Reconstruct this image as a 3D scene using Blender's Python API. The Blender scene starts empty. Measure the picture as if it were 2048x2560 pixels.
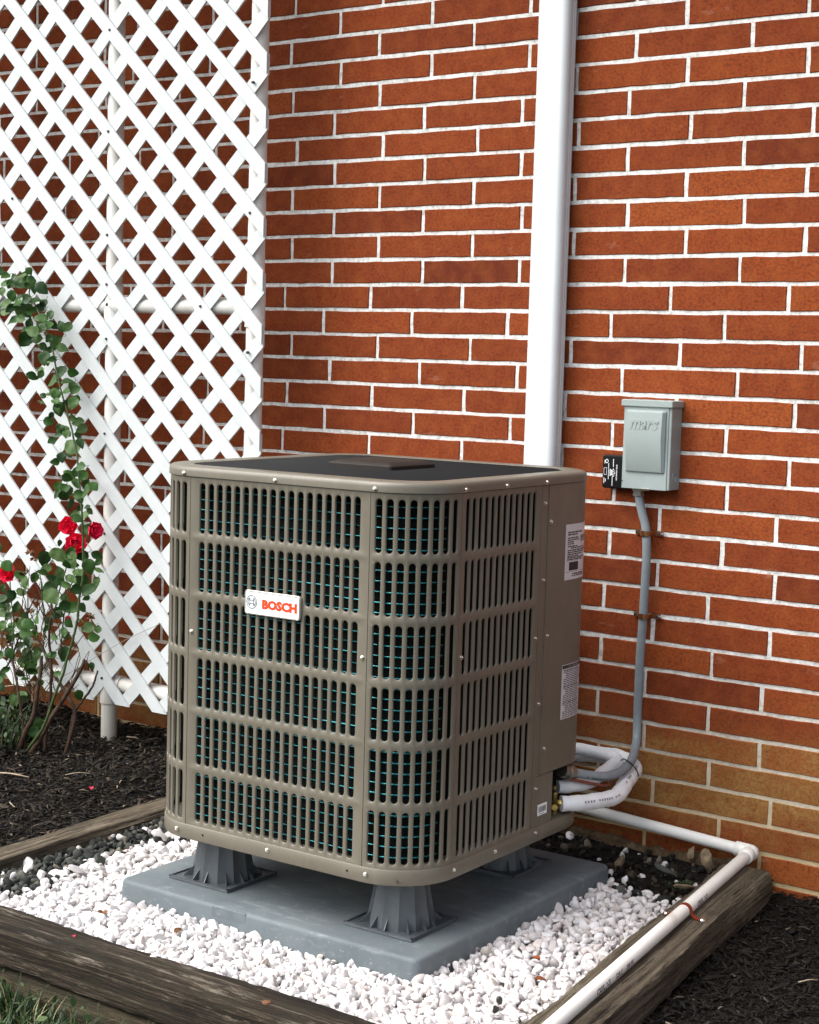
import bpy, math, random
import numpy as np
from mathutils import Vector, Matrix, Euler

random.seed(7)
RNG = np.random.default_rng(7)
scene = bpy.context.scene
COL = scene.collection

# ------------------------------------------------------------------ camera
cam_data = bpy.data.cameras.new('camera')
cam = bpy.data.objects.new('camera', cam_data)
COL.objects.link(cam)
scene.camera = cam
cam_data.sensor_fit = 'HORIZONTAL'
cam_data.sensor_width = 36.0
cam_data.lens = 36.0 * 4169.6 / 2048.0
cam_data.clip_start = 0.05
cam_data.clip_end = 2000.0
_yaw, _pitch, _roll = 0.61426, 0.09299, 0.02803
_f = Vector((-math.sin(_yaw) * math.cos(_pitch), math.cos(_yaw) * math.cos(_pitch), -math.sin(_pitch)))
_r = Vector((math.cos(_yaw), math.sin(_yaw), 0))
_u = _r.cross(_f)
_r2 = math.cos(_roll) * _r + math.sin(_roll) * _u
_u2 = -math.sin(_roll) * _r + math.cos(_roll) * _u
CAM = Vector((1.71657, -3.68756, 1.19181))
cam.matrix_world = Matrix(((_r2.x, _u2.x, -_f.x, CAM.x), (_r2.y, _u2.y, -_f.y, CAM.y),
                           (_r2.z, _u2.z, -_f.z, CAM.z), (0, 0, 0, 1)))

# ------------------------------------------------------------------ light
SUN_AZ, SUN_EL = math.radians(222), math.radians(52)     # compass azimuth, clockwise from +Y
world = bpy.data.worlds.new('World')
scene.world = world
world.use_nodes = True
wn, wl = world.node_tree.nodes, world.node_tree.links
wn.clear()
sky = wn.new('ShaderNodeTexSky')
sky.sky_type = 'NISHITA'
sky.sun_disc = False
sky.sun_elevation = SUN_EL
sky.sun_rotation = SUN_AZ
sky.air_density = 1.0
sky.dust_density = 4.0
sky.ozone_density = 1.0
bg = wn.new('ShaderNodeBackground')
bg.inputs['Strength'].default_value = 0.12
wo = wn.new('ShaderNodeOutputWorld')
hs_ = wn.new('ShaderNodeHueSaturation')       # cloud cover: the same sky with most of its blue washed out
hs_.inputs['Saturation'].default_value = 0.45
wl.new(sky.outputs[0], hs_.inputs['Color'])
wl.new(hs_.outputs[0], bg.inputs['Color'])
wl.new(bg.outputs[0], wo.inputs['Surface'])
sun_data = bpy.data.lights.new('sun', 'SUN')
sun_data.energy = 1.5
sun_data.angle = math.radians(75)
sun_data.color = (1.0, 0.965, 0.92)
sun = bpy.data.objects.new('sun', sun_data)
COL.objects.link(sun)
_sd = Vector((math.sin(SUN_AZ) * math.cos(SUN_EL), math.cos(SUN_AZ) * math.cos(SUN_EL), math.sin(SUN_EL)))
sun.rotation_euler = _sd.to_track_quat('Z', 'Y').to_euler()
sun.location = (-3, -4, 6)
vs = scene.view_settings
vs.view_transform = 'Standard'
vs.look = 'None'
vs.exposure = 1.4
vs.gamma = 1.0
vs.use_curve_mapping = False
scene.cycles.use_denoising = True
scene.cycles.max_bounces = 6

# ------------------------------------------------------------------ helpers
def lerp(a, b, t): return a + (b - a) * t

class MB:
    """collects geometry; build() links it as one mesh object"""
    def __init__(s):
        s.v, s.f, s.r = [], [], []
        s.cur = 0.5
    def add(s, vs_, fs_, M=None):
        o = len(s.v)
        if M is not None: vs_ = [tuple(M @ Vector(p)) for p in vs_]
        s.v.extend(tuple(p) for p in vs_)
        s.f.extend(tuple(i + o for i in f) for f in fs_)
        s.r.extend([s.cur] * len(fs_))
    def box(s, lo, hi, M=None, bev=0.0):
        (a, b, c), (d, e, f) = lo, hi
        if bev <= 0:
            s.add([(a, b, c), (d, b, c), (d, e, c), (a, e, c), (a, b, f), (d, b, f), (d, e, f), (a, e, f)],
                  [(0, 3, 2, 1), (4, 5, 6, 7), (0, 1, 5, 4), (1, 2, 6, 5), (2, 3, 7, 6), (3, 0, 4, 7)], M)
            return
        t = bev
        rings = []
        for z, k in ((c, t), (c + t, 0), (f - t, 0), (f, t)):
            q = []
            for (x, y, dx, dy) in ((a, b, 1, 1), (d, b, -1, 1), (d, e, -1, -1), (a, e, 1, -1)):
                # chamfered corner: two points per corner
                p1 = (x + dx * (k + t), y + dy * k, z); p2 = (x + dx * k, y + dy * (k + t), z)
                q += [p2, p1] if (dx * dy > 0) else [p1, p2]
            rings.append(q)
        vs_ = [p for q in rings for p in q]
        n = 8
        fs_ = [tuple(range(n))[::-1], tuple(range(3 * n, 4 * n))]
        for i in range(3):
            for j in range(n):
                fs_.append((i * n + j, i * n + (j + 1) % n, (i + 1) * n + (j + 1) % n, (i + 1) * n + j))
        s.add(vs_, fs_, M)
    def tube(s, path, rad, seg=10, cap=True, M=None, closed=False):
        P = [Vector(p) for p in path]
        n = len(P)
        if not hasattr(rad, '__len__'): rad = [rad] * n
        vs_, fs_ = [], []
        up = None
        for i in range(n):
            if closed: t = P[(i + 1) % n] - P[i - 1]
            else: t = P[min(i + 1, n - 1)] - P[max(i - 1, 0)]
            t.normalize()
            if up is None:
                up = t.orthogonal().normalized()
            else:
                up = (up - t * up.dot(t))
                up = up.normalized() if up.length > 1e-6 else t.orthogonal().normalized()
            b = t.cross(up)
            for k in range(seg):
                a = 2 * math.pi * k / seg
                vs_.append(P[i] + (up * math.cos(a) + b * math.sin(a)) * rad[i])
        m = n if closed else n - 1
        for i in range(m):
            for k in range(seg):
                a, b2 = i * seg + k, i * seg + (k + 1) % seg
                c, d = ((i + 1) % n) * seg + (k + 1) % seg, ((i + 1) % n) * seg + k
                fs_.append((a, b2, c, d))
        if cap and not closed:
            fs_.append(tuple(range(seg))[::-1])
            fs_.append(tuple(range((n - 1) * seg, n * seg)))
        s.add(vs_, fs_, M)
    def lathe(s, prof, seg=24, M=None, cap=True):
        vs_, fs_ = [], []
        for (r, z) in prof:
            for k in range(seg):
                a = 2 * math.pi * k / seg
                vs_.append((r * math.cos(a), r * math.sin(a), z))
        n = len(prof)
        for i in range(n - 1):
            for k in range(seg):
                fs_.append((i * seg + k, i * seg + (k + 1) % seg, (i + 1) * seg + (k + 1) % seg, (i + 1) * seg + k))
        if cap:
            fs_.append(tuple(range(seg))[::-1])
            fs_.append(tuple(range((n - 1) * seg, n * seg)))
        s.add(vs_, fs_, M)
    def prism(s, poly, y0, y1, M=None, axis='y'):
        """poly in (x,z), extruded along y (or (x,y) along z)"""
        n = len(poly)
        if axis == 'y': vs_ = [(p[0], y0, p[1]) for p in poly] + [(p[0], y1, p[1]) for p in poly]
        else: vs_ = [(p[0], p[1], y0) for p in poly] + [(p[0], p[1], y1) for p in poly]
        fs_ = [tuple(range(n)), tuple(range(n, 2 * n))[::-1]]
        for i in range(n):
            fs_.append((i, n + i, n + (i + 1) % n, (i + 1) % n))
        s.add(vs_, fs_, M)
    def build(s, name, mat, parent=None, smooth=None, world=True, data_only=False):
        me = bpy.data.meshes.new(name)
        vs_ = s.v
        if parent is not None and world:
            L = parent_world(parent)
            vs_ = [(p[0] - L.x, p[1] - L.y, p[2] - L.z) for p in vs_]
        me.from_pydata(vs_, [], s.f)
        fix_normals(me)
        at = me.attributes.new('rnd', 'FLOAT', 'FACE')
        at.data.foreach_set('value', s.r)
        if smooth is not None:
            me.shade_smooth()
            me.set_sharp_from_angle(angle=math.radians(smooth))
        me.materials.append(mat)
        if data_only: return me
        return link(name, me, parent)

def fix_normals(me):
    import bmesh
    bm = bmesh.new(); bm.from_mesh(me)
    bmesh.ops.recalc_face_normals(bm, faces=bm.faces)
    bm.to_mesh(me); bm.free()

def parent_world(o):
    L = Vector((0, 0, 0))
    while o is not None:
        L += o.location; o = o.parent
    return L

def link(name, me, parent=None, loc=None):
    o = bpy.data.objects.new(name, me)
    COL.objects.link(o)
    if parent is not None: o.parent = parent
    if loc is not None: o.location = loc
    return o

def tag(o, label=None, cat=None, group=None, kind=None):
    if label: o['label'] = label
    if cat: o['category'] = cat
    if group: o['group'] = group
    if kind: o['kind'] = kind
    return o

def thing(name, label, cat, loc=(0, 0, 0), rz=0.0, group=None):
    o = bpy.data.objects.new(name, None)
    o.empty_display_size = 0.05
    COL.objects.link(o)
    o.location = loc
    o.rotation_euler = (0, 0, rz)
    return tag(o, label, cat, group)

def np_mesh(name, V, F, mat, rnd=None, smooth=None, parent=None):
    """V (n,3) array, F (m,k) array of equal-size faces"""
    me = bpy.data.meshes.new(name)
    n, m, k = len(V), len(F), F.shape[1]
    me.vertices.add(n); me.vertices.foreach_set('co', np.ascontiguousarray(V, dtype=np.float32).ravel())
    me.loops.add(m * k); me.loops.foreach_set('vertex_index', np.ascontiguousarray(F, dtype=np.int32).ravel())
    me.polygons.add(m); me.polygons.foreach_set('loop_start', np.arange(0, m * k, k, dtype=np.int32))
    me.update(calc_edges=True)
    if rnd is not None:
        at = me.attributes.new('rnd', 'FLOAT', 'FACE')
        at.data.foreach_set('value', np.ascontiguousarray(rnd, dtype=np.float32))
    if smooth is not None:
        me.shade_smooth()
        if smooth < 180: me.set_sharp_from_angle(angle=math.radians(smooth))
    me.validate()
    me.materials.append(mat)
    return link(name, me, parent)

def text_geo(body, size, bold=0.0, shear=0.0, res=2, spacing=1.0):
    cu = bpy.data.curves.new('t', 'FONT')
    cu.body = body; cu.size = size; cu.offset = bold; cu.shear = shear
    cu.resolution_u = res; cu.space_character = spacing
    cu.fill_mode = 'FRONT'
    o = bpy.data.objects.new('t', cu); COL.objects.link(o)
    bpy.context.view_layer.update()
    me = bpy.data.meshes.new_from_object(o.evaluated_get(bpy.context.evaluated_depsgraph_get()))
    V = [tuple(v.co) for v in me.vertices]; F = [tuple(p.vertices) for p in me.polygons]
    bpy.data.objects.remove(o); bpy.data.curves.remove(cu); bpy.data.meshes.remove(me)
    return V, F

def text_fit(mb, body, x0, x1, zc, y, h, M=None, bold=0.0, shear=0.0, ext=0.0006):
    """flat lettering in the xz plane facing -y, fitted into x0..x1 with height h centred on zc"""
    V, F = text_geo(body, 1.0, bold, shear)
    xs = [p[0] for p in V]; ys = [p[1] for p in V]
    sx = (x1 - x0) / (max(xs) - min(xs)); sz = h / (max(ys) - min(ys))
    P = [(x0 + (p[0] - min(xs)) * sx, y, zc - h / 2 + (p[1] - min(ys)) * sz) for p in V]
    n = len(P)
    if ext > 0:
        # give the letters a little thickness
        edges = {}
        for f in F:
            for i in range(len(f)):
                e = (f[i], f[(i + 1) % len(f)]); edges[e] = 1
        fs_ = [tuple(f) for f in F]
        P2 = P + [(p[0], p[1] + ext, p[2]) for p in P]
        for (a, b) in list(edges):
            if (b, a) not in edges: fs_.append((a, a + n, b + n, b))
        mb.add(P2, fs_, M)
    else:
        mb.add(P, F, M)

def rr_outline(x0, x1, y0, y1, R, n=10):
    """rounded rectangle, counter-clockwise seen from above: list of (x,y,nx,ny)"""
    out = []
    for cx, cy, a0 in ((x1 - R, y0 + R, -90), (x1 - R, y1 - R, 0), (x0 + R, y1 - R, 90), (x0 + R, y0 + R, 180)):
        for i in range(n + 1):
            a = math.radians(a0 + 90 * i / n)
            out.append((cx + R * math.cos(a), cy + R * math.sin(a), math.cos(a), math.sin(a)))
    return out

def sweep_ring(mb, outline, prof, M=None, closed_prof=False):
    """prof: list of (outward offset, z) swept round the closed outline"""
    n, m = len(outline), len(prof)
    vs_ = [(x + nx * o, y + ny * o, z) for (o, z) in prof for (x, y, nx, ny) in outline]
    fs_ = []
    for i in range(m - 1 if not closed_prof else m):
        i2 = (i + 1) % m
        for j in range(n):
            fs_.append((i * n + j, i * n + (j + 1) % n, i2 * n + (j + 1) % n, i2 * n + j))
    mb.add(vs_, fs_, M)

# ------------------------------------------------------------------ materials
class Mat:
    def __init__(s, name):
        s.m = bpy.data.materials.new(name); s.m.use_nodes = True
        s.n, s.l = s.m.node_tree.nodes, s.m.node_tree.links
        s.p = s.n['Principled BSDF']
    def new(s, t, **kw):
        nd = s.n.new(t)
        for k, v in kw.items():
            if k in nd.inputs: nd.inputs[k].default_value = v
            else: setattr(nd, k, v)
        return nd
    def coord(s, which='Object', scale=(1, 1, 1), rot=(0, 0, 0)):
        if which == 'World':
            src = s.new('ShaderNodeNewGeometry').outputs['Position']
        else:
            src = s.new('ShaderNodeTexCoord').outputs[which]
        mp = s.new('ShaderNodeMapping')
        mp.inputs['Scale'].default_value = scale
        mp.inputs['Rotation'].default_value = rot
        s.l.new(src, mp.inputs['Vector'])
        return mp.outputs[0]
    def noise(s, co, scale, detail=4, rough=0.6, dist=0.0):
        nd = s.new('ShaderNodeTexNoise')
        nd.inputs['Scale'].default_value = scale; nd.inputs['Detail'].default_value = detail
        nd.inputs['Roughness'].default_value = rough; nd.inputs['Distortion'].default_value = dist
        s.l.new(co, nd.inputs['Vector'])
        return nd.outputs['Fac']
    def ramp(s, fac, stops):
        r = s.new('ShaderNodeValToRGB')
        e = r.color_ramp.elements
        while len(e) < len(stops): e.new(0.5)
        for el, (pos, c) in zip(e, stops):
            el.position = pos
            el.color = (*c, 1) if hasattr(c, '__len__') else (c, c, c, 1)
        s.l.new(fac, r.inputs['Fac'])
        return r.outputs['Color']
    def mix(s, fac, a, b, mode='MIX'):
        m = s.new('ShaderNodeMix', data_type='RGBA', blend_type=mode)
        for sock, val in ((m.inputs[0], fac), (m.inputs[6], a), (m.inputs[7], b)):
            if isinstance(val, bpy.types.NodeSocket): s.l.new(val, sock)
            elif hasattr(val, '__len__'): sock.default_value = (*val, 1)
            else: sock.default_value = val
        return m.outputs[2]
    def math(s, op, a, b=0.0):
        m = s.new('ShaderNodeMath', operation=op)
        for sock, val in ((m.inputs[0], a), (m.inputs[1], b)):
            if isinstance(val, bpy.types.NodeSocket): s.l.new(val, sock)
            else: sock.default_value = val
        return m.outputs[0]
    def attr(s, name='rnd'):
        a = s.new('ShaderNodeAttribute'); a.attribute_name = name
        return a.outputs['Fac']
    def objrnd(s):
        return s.new('ShaderNodeObjectInfo').outputs['Random']
    def bump(s, h, strength=0.3, dist=0.01, prev=None):
        b = s.new('ShaderNodeBump')
        b.inputs['Strength'].default_value = strength; b.inputs['Distance'].default_value = dist
        s.l.new(h, b.inputs['Height'])
        if prev is not None: s.l.new(prev, b.inputs['Normal'])
        s.l.new(b.outputs[0], s.p.inputs['Normal'])
        return b.outputs[0]
    def col(s, c):
        if isinstance(c, bpy.types.NodeSocket): s.l.new(c, s.p.inputs['Base Color'])
        else: s.p.inputs['Base Color'].default_value = (*c, 1)
        return s
    def set(s, rough=0.6, metal=0.0, spec=0.5):
        if isinstance(rough, bpy.types.NodeSocket): s.l.new(rough, s.p.inputs['Roughness'])
        else: s.p.inputs['Roughness'].default_value = rough
        s.p.inputs['Metallic'].default_value = metal
        s.p.inputs['Specular IOR Level'].default_value = spec
        return s

def simple(name, c, rough=0.6, metal=0.0, spec=0.5, var=0.12, vscale=30, bscale=0, bstr=0.1, bdist=0.002, which='Object'):
    m = Mat(name)
    co = m.coord(which)
    n = m.noise(co, vscale, 4)
    lo = tuple(x * (1 - var) for x in c); hi = tuple(min(1, x * (1 + var)) for x in c)
    m.col(m.ramp(n, [(0.3, lo), (0.7, hi)])).set(rough, metal, spec)
    if bscale: m.bump(m.noise(co, bscale, 3), bstr, bdist)
    return m.m

MT = {}
# brick: fired clay, body colour differs brick to brick, small dark drag pits, muddy splash low on the wall
b = Mat('brick')
co = b.coord('World')
rn = b.attr()
base = b.ramp(rn, [(0.0, (0.130, 0.023, 0.0072)), (0.3, (0.200, 0.038, 0.0098)), (0.7, (0.250, 0.050, 0.0115)), (1.0, (0.305, 0.072, 0.0155))])
fine = b.noise(b.coord('World', (1, 1, 1.2)), 130, 6, 0.75)
base = b.mix(b.math('MULTIPLY', b.math('SUBTRACT', 1.0, b.ramp(fine, [(0.34, 0.0), (0.56, 1.0)])), 0.85), base, (0.075, 0.016, 0.007))
med = b.noise(co, 22, 4)
base = b.mix(b.ramp(med, [(0.42, 0.0), (0.75, 0.35)]), base, (0.34, 0.095, 0.022))
pit = b.noise(b.coord('World', (1, 1, 1.8)), 420, 3, 0.6)
base = b.mix(b.ramp(pit, [(0.30, 0.8), (0.36, 0.0)]), base, (0.03, 0.012, 0.01))
blot = b.noise(b.coord('World', (1, 1, 2.2)), 34, 4, 0.65)
base = b.mix(b.ramp(blot, [(0.56, 0.0), (0.72, 0.30)]), base, (0.085, 0.024, 0.012))
spk = b.noise(co, 95, 2)
base = b.mix(b.ramp(spk, [(0.74, 0.0), (0.80, 0.45)]), base, (0.62, 0.50, 0.42))
effl = b.noise(b.coord('World', (1, 1, 2)), 9, 5)
base = b.mix(b.ramp(effl, [(0.66, 0.0), (0.80, 0.30)]), base, (0.55, 0.36, 0.26))
sep = b.new('ShaderNodeSeparateXYZ'); b.l.new(co, sep.inputs[0])
zz = b.math('ADD', sep.outputs['Z'], b.math('MULTIPLY', b.math('SUBTRACT', b.noise(co, 11, 5, 0.7), 0.5), 0.42))
zz = b.math('ADD', zz, b.math('MULTIPLY', b.math('SUBTRACT', rn, 0.5), -0.10))
mud = b.ramp(zz, [(0.0, 0.10), (0.07, 0.45), (0.13, 0.82), (0.22, 0.60), (0.31, 0.18), (0.40, 0.0)])
mudc = b.ramp(b.noise(b.coord('World', (1, 1, 2)), 2.2, 3), [(0.36, (0.165, 0.078, 0.022)), (0.58, (0.36, 0.225, 0.070))])
mud = b.math('MULTIPLY', mud, b.ramp(b.noise(b.coord('World', (1, 1, 1.6)), 42, 6, 0.75), [(0.34, 0.35), (0.58, 1.0)]))
mudc = b.mix(b.math('MULTIPLY', b.math('SUBTRACT', 1.0, b.ramp(fine, [(0.36, 0.0), (0.54, 1.0)])), 0.6), mudc, (0.10, 0.048, 0.014))
base = b.mix(mud, base, mudc)
b.col(base).set(0.93, 0, 0.2)
b.bump(b.math('ADD', fine, b.math('MULTIPLY', pit, 0.7)), 0.5, 0.0016)
MT['brick'] = b.m

m = Mat('mortar')
co = m.coord('World')
n1 = m.noise(co, 60, 6, 0.7)
c = m.ramp(n1, [(0.34, (0.44, 0.43, 0.40)), (0.5, (0.66, 0.655, 0.63)), (0.66, (0.80, 0.80, 0.78))])
sep = m.new('ShaderNodeSeparateXYZ'); m.l.new(co, sep.inputs[0])
zz = m.math('ADD', sep.outputs['Z'], m.math('MULTIPLY', m.math('SUBTRACT', m.noise(co, 6, 4), 0.5), 0.2))
mud = m.ramp(zz, [(0.02, 0.95), (0.16, 0.62), (0.38, 0.25), (0.52, 0.0)])
c = m.mix(mud, c, (0.50, 0.375, 0.19))
m.col(c).set(0.95, 0, 0.2)
m.bump(m.math('ADD', m.noise(co, 260, 4, 0.7), m.math('MULTIPLY', m.noise(co, 45, 3), 2.0)), 0.55, 0.003)
MT['mortar'] = m.m

m = Mat('footing_render')
co = m.coord('World')
n1 = m.noise(co, 28, 6, 0.7)
m.col(m.ramp(n1, [(0.3, (0.055, 0.034, 0.019)), (0.5, (0.13, 0.086, 0.048)), (0.72, (0.27, 0.205, 0.13))])).set(0.95, 0, 0.2)
m.bump(n1, 0.7, 0.01)
MT['footing'] = m.m

# vinyl lattice with an embossed wood grain running along each slat
m = Mat('white_vinyl')
co = m.coord('Object', (4, 60, 260))
gr = m.noise(co, 1.0, 3, 0.6)
m.col(m.ramp(m.noise(m.coord('World'), 14, 3), [(0.3, (0.52, 0.555, 0.555)), (0.7, (0.60, 0.63, 0.63))])).set(0.42, 0, 0.4)
m.bump(gr, 0.22, 0.0012)
MT['vinyl'] = m.m

m = Mat('white_pvc')
co = m.coord('World')
dirt = m.noise(co, 9, 5)
c = m.ramp(dirt, [(0.35, (0.80, 0.80, 0.77)), (0.62, (0.74, 0.73, 0.69)), (0.8, (0.55, 0.52, 0.46))])
sep = m.new('ShaderNodeSeparateXYZ'); m.l.new(co, sep.inputs[0])
m.l.new(c, m.p.inputs['Base Color'])
m.set(0.33, 0, 0.5)
MT['pvc'] = m.m
m = Mat('weathered_pvc')
co = m.coord('World')
sep = m.new('ShaderNodeSeparateXYZ'); m.l.new(co, sep.inputs[0])
zz = m.math('ADD', sep.outputs['Z'], m.math('MULTIPLY', m.math('SUBTRACT', m.noise(m.coord('World', (8, 8, 1)), 5, 5), 0.5), 0.25))
c = m.mix(m.ramp(zz, [(0.02, 0.75), (0.16, 0.35), (0.30, 0.0)]), m.ramp(m.noise(co, 9, 5), [(0.35, (0.74, 0.74, 0.71)), (0.75, (0.60, 0.58, 0.53))]), (0.36, 0.33, 0.26))
m.col(c).set(0.4, 0, 0.45)
MT['pvcpost'] = m.m
MT['gutter'] = simple('white_gutter_paint', (0.60, 0.63, 0.645), 0.35, 0, 0.5, 0.05, 8)

m = Mat('taupe_paint')
co = m.coord('World')
c = m.ramp(m.noise(co, 5, 4), [(0.3, (0.122, 0.110, 0.083)), (0.7, (0.146, 0.132, 0.101))])
dust = m.noise(co, 150, 3)
c = m.mix(m.ramp(dust, [(0.62, 0.0), (0.78, 0.22)]), c, (0.25, 0.22, 0.18))
stk = m.noise(m.coord('World', (30, 30, 1.6)), 1.0, 5, 0.7)
c = m.mix(m.ramp(stk, [(0.55, 0.0), (0.75, 0.30)]), c, (0.21, 0.19, 0.155))
m.col(c).set(m.ramp(m.noise(co, 18, 3), [(0.3, 0.34), (0.7, 0.50)]), 0.0, 0.5)
m.bump(m.noise(co, 900, 2), 0.10, 0.0006)
MT['taupe'] = m.m

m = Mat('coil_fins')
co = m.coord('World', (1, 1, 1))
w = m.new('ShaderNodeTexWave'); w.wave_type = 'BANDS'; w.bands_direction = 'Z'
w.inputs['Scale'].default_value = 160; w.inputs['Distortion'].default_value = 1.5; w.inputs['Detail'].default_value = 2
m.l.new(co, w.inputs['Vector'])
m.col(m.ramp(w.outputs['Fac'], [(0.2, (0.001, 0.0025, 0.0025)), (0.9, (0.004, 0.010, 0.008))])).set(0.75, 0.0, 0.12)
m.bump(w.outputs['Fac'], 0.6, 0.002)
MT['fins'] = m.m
MT['teal'] = simple('teal_coated_tube', (0.030, 0.235, 0.265), 0.20, 0.65, 0.6, 0.15, 60)
MT['dark'] = simple('dark_interior', (0.010, 0.011, 0.012), 0.8, 0, 0.3)
MT['grille'] = simple('black_wire_coating', (0.007, 0.0075, 0.008), 0.6, 0, 0.2)
MT['blackplastic'] = simple('black_plastic', (0.004, 0.004, 0.0045), 0.35, 0, 0.22)
MT['fancap'] = simple('brown_black_plastic', (0.016, 0.012, 0.009), 0.6, 0, 0.3)
MT['screw'] = simple('zinc_screw', (0.78, 0.76, 0.70), 0.22, 1.0, 0.5, 0.1, 200)
MT['darkmetal'] = simple('dark_nail_steel', (0.05, 0.05, 0.05), 0.5, 0.6)
MT['paper'] = simple('label_paper', (0.62, 0.60, 0.62), 0.5, 0, 0.3, 0.04, 40)
MT['badge'] = simple('badge_white', (0.84, 0.88, 0.88), 0.3, 0, 0.5, 0.01)
MT['badgerim'] = simple('badge_rim', (0.55, 0.52, 0.48), 0.25, 0.6, 0.5, 0.03)
MT['red'] = simple('badge_red', (0.80, 0.055, 0.010), 0.4, 0, 0.4, 0.02)
MT['ink'] = simple('black_ink', (0.015, 0.015, 0.018), 0.6)
MT['navy'] = simple('emblem_ink', (0.02, 0.03, 0.04), 0.5)
MT['greenink'] = simple('dark_green_ink', (0.012, 0.03, 0.022), 0.5)
MT['greyink'] = simple('grey_ink', (0.22, 0.22, 0.24), 0.6)
MT['whiteink'] = simple('white_print', (0.75, 0.77, 0.78), 0.5)
MT['boxgrey'] = simple('grey_enamel', (0.275, 0.325, 0.315), 0.38, 0, 0.5, 0.05, 12, 300, 0.05)
MT['conduit'] = simple('grey_flexible_conduit', (0.22, 0.255, 0.275), 0.42, 0, 0.45, 0.10, 40)
MT['fitting'] = simple('zinc_fitting', (0.30, 0.30, 0.27), 0.35, 0.9)
MT['copper'] = simple('copper_strap', (0.40, 0.17, 0.075), 0.32, 0.9, 0.5, 0.35, 60)
MT['copperred'] = simple('coppered_strap', (0.30, 0.055, 0.025), 0.35, 0.55, 0.5, 0.2, 50)
MT['rustnail'] = simple('rusty_nail', (0.16, 0.07, 0.035), 0.7, 0.3)
MT['brass'] = simple('brass', (0.50, 0.37, 0.11), 0.30, 0.95, 0.5, 0.25, 80)
MT['wire'] = simple('brown_wire', (0.22, 0.055, 0.04), 0.45)

m = Mat('insulation_jacket')
co = m.coord('World')
w1 = m.new('ShaderNodeTexWave'); w1.bands_direction = 'X'; w1.inputs['Scale'].default_value = 190
w2 = m.new('ShaderNodeTexWave'); w2.bands_direction = 'Z'; w2.inputs['Scale'].default_value = 190
m.l.new(co, w1.inputs['Vector']); m.l.new(co, w2.inputs['Vector'])
m.col(m.ramp(m.noise(co, 40, 4), [(0.3, (0.80, 0.82, 0.84)), (0.7, (0.89, 0.90, 0.91))])).set(0.5, 0, 0.4)
hh = m.math('ADD', m.math('ADD', w1.outputs['Fac'], w2.outputs['Fac']), m.math('MULTIPLY', m.noise(co, 55, 4), 3.0))
m.bump(hh, 0.35, 0.002)
MT['insul'] = m.m

def timber_mat(name, cols, moss):
    m = Mat(name)
    co = m.coord('Object', (1.5, 55, 55))
    g1 = m.noise(co, 1.5, 10, 0.76, 0.35)
    g2 = m.noise(m.coord('Object', (2.6, 200, 200)), 1.3, 4, 0.7, 0.3)
    c = m.ramp(g1, [(0.36, cols[0]), (0.47, cols[1]), (0.56, cols[2]), (0.68, cols[3])])
    c = m.mix(m.ramp(g2, [(0.36, 0.9), (0.47, 0.0)]), c, (0.018, 0.013, 0.009))
    bl = m.noise(m.coord('Object', (3.0, 7, 7)), 3.0, 5)
    c = m.mix(m.ramp(bl, [(0.46, 0.0), (0.66, moss)]), c, (0.030, 0.028, 0.014))
    worn = m.noise(m.coord('Object', (2.5, 16, 16)), 2.0, 7, 0.75)
    c = m.mix(m.ramp(worn, [(0.56, 0.0), (0.66, 0.75)]), c, cols[3])
    crk = m.noise(m.coord('Object', (0.9, 70, 70)), 1.0, 3, 0.6)
    c = m.mix(m.ramp(crk, [(0.30, 0.95), (0.37, 0.0)]), c, (0.008, 0.006, 0.004))
    m.col(c).set(0.9, 0, 0.25)
    m.bump(m.math('ADD', g1, m.math('MULTIPLY', g2, 0.9)), 1.0, 0.012)
    return m.m
MT['timber'] = timber_mat('weathered_timber', ((0.045, 0.036, 0.026), (0.120, 0.096, 0.066), (0.190, 0.155, 0.110), (0.29, 0.245, 0.185)), 0.22)
MT['timberdark'] = timber_mat('damp_timber', ((0.010, 0.0075, 0.005), (0.028, 0.020, 0.013), (0.075, 0.055, 0.036), (0.34, 0.29, 0.23)), 0.75)
MT['timbermoss'] = timber_mat('mossy_timber', ((0.020, 0.015, 0.008), (0.055, 0.042, 0.022), (0.085, 0.068, 0.036), (0.12, 0.10, 0.06)), 0.8)

m = Mat('pad_plastic')
co = m.coord('World')
c = m.ramp(m.noise(co, 7, 6, 0.65), [(0.3, (0.092, 0.113, 0.124)), (0.55, (0.124, 0.149, 0.160)), (0.75, (0.172, 0.202, 0.212))])
c = m.mix(m.ramp(m.noise(co, 130, 3), [(0.66, 0.0), (0.74, 0.5)]), c, (0.42, 0.45, 0.46))
c = m.mix(m.ramp(m.noise(co, 3.5, 6, 0.7), [(0.50, 0.0), (0.66, 0.45)]), c, (0.085, 0.085, 0.075))
c = m.mix(m.ramp(m.noise(m.coord('World', (3, 9, 9)), 4, 6, 0.7), [(0.56, 0.0), (0.68, 0.45)]), c, (0.26, 0.29, 0.29))
m.col(c).set(m.ramp(m.noise(co, 25, 4), [(0.3, 0.55), (0.7, 0.8)]), 0, 0.35)
m.bump(m.noise(co, 300, 3), 0.15, 0.001)
MT['pad'] = m.m
m = Mat('riser_plastic')
co = m.coord('World')
c = m.ramp(m.noise(co, 30, 5), [(0.3, (0.050, 0.060, 0.068)), (0.7, (0.078, 0.090, 0.100))])
m.col(c).set(0.42, 0, 0.5)
MT['riser'] = m.m

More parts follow.
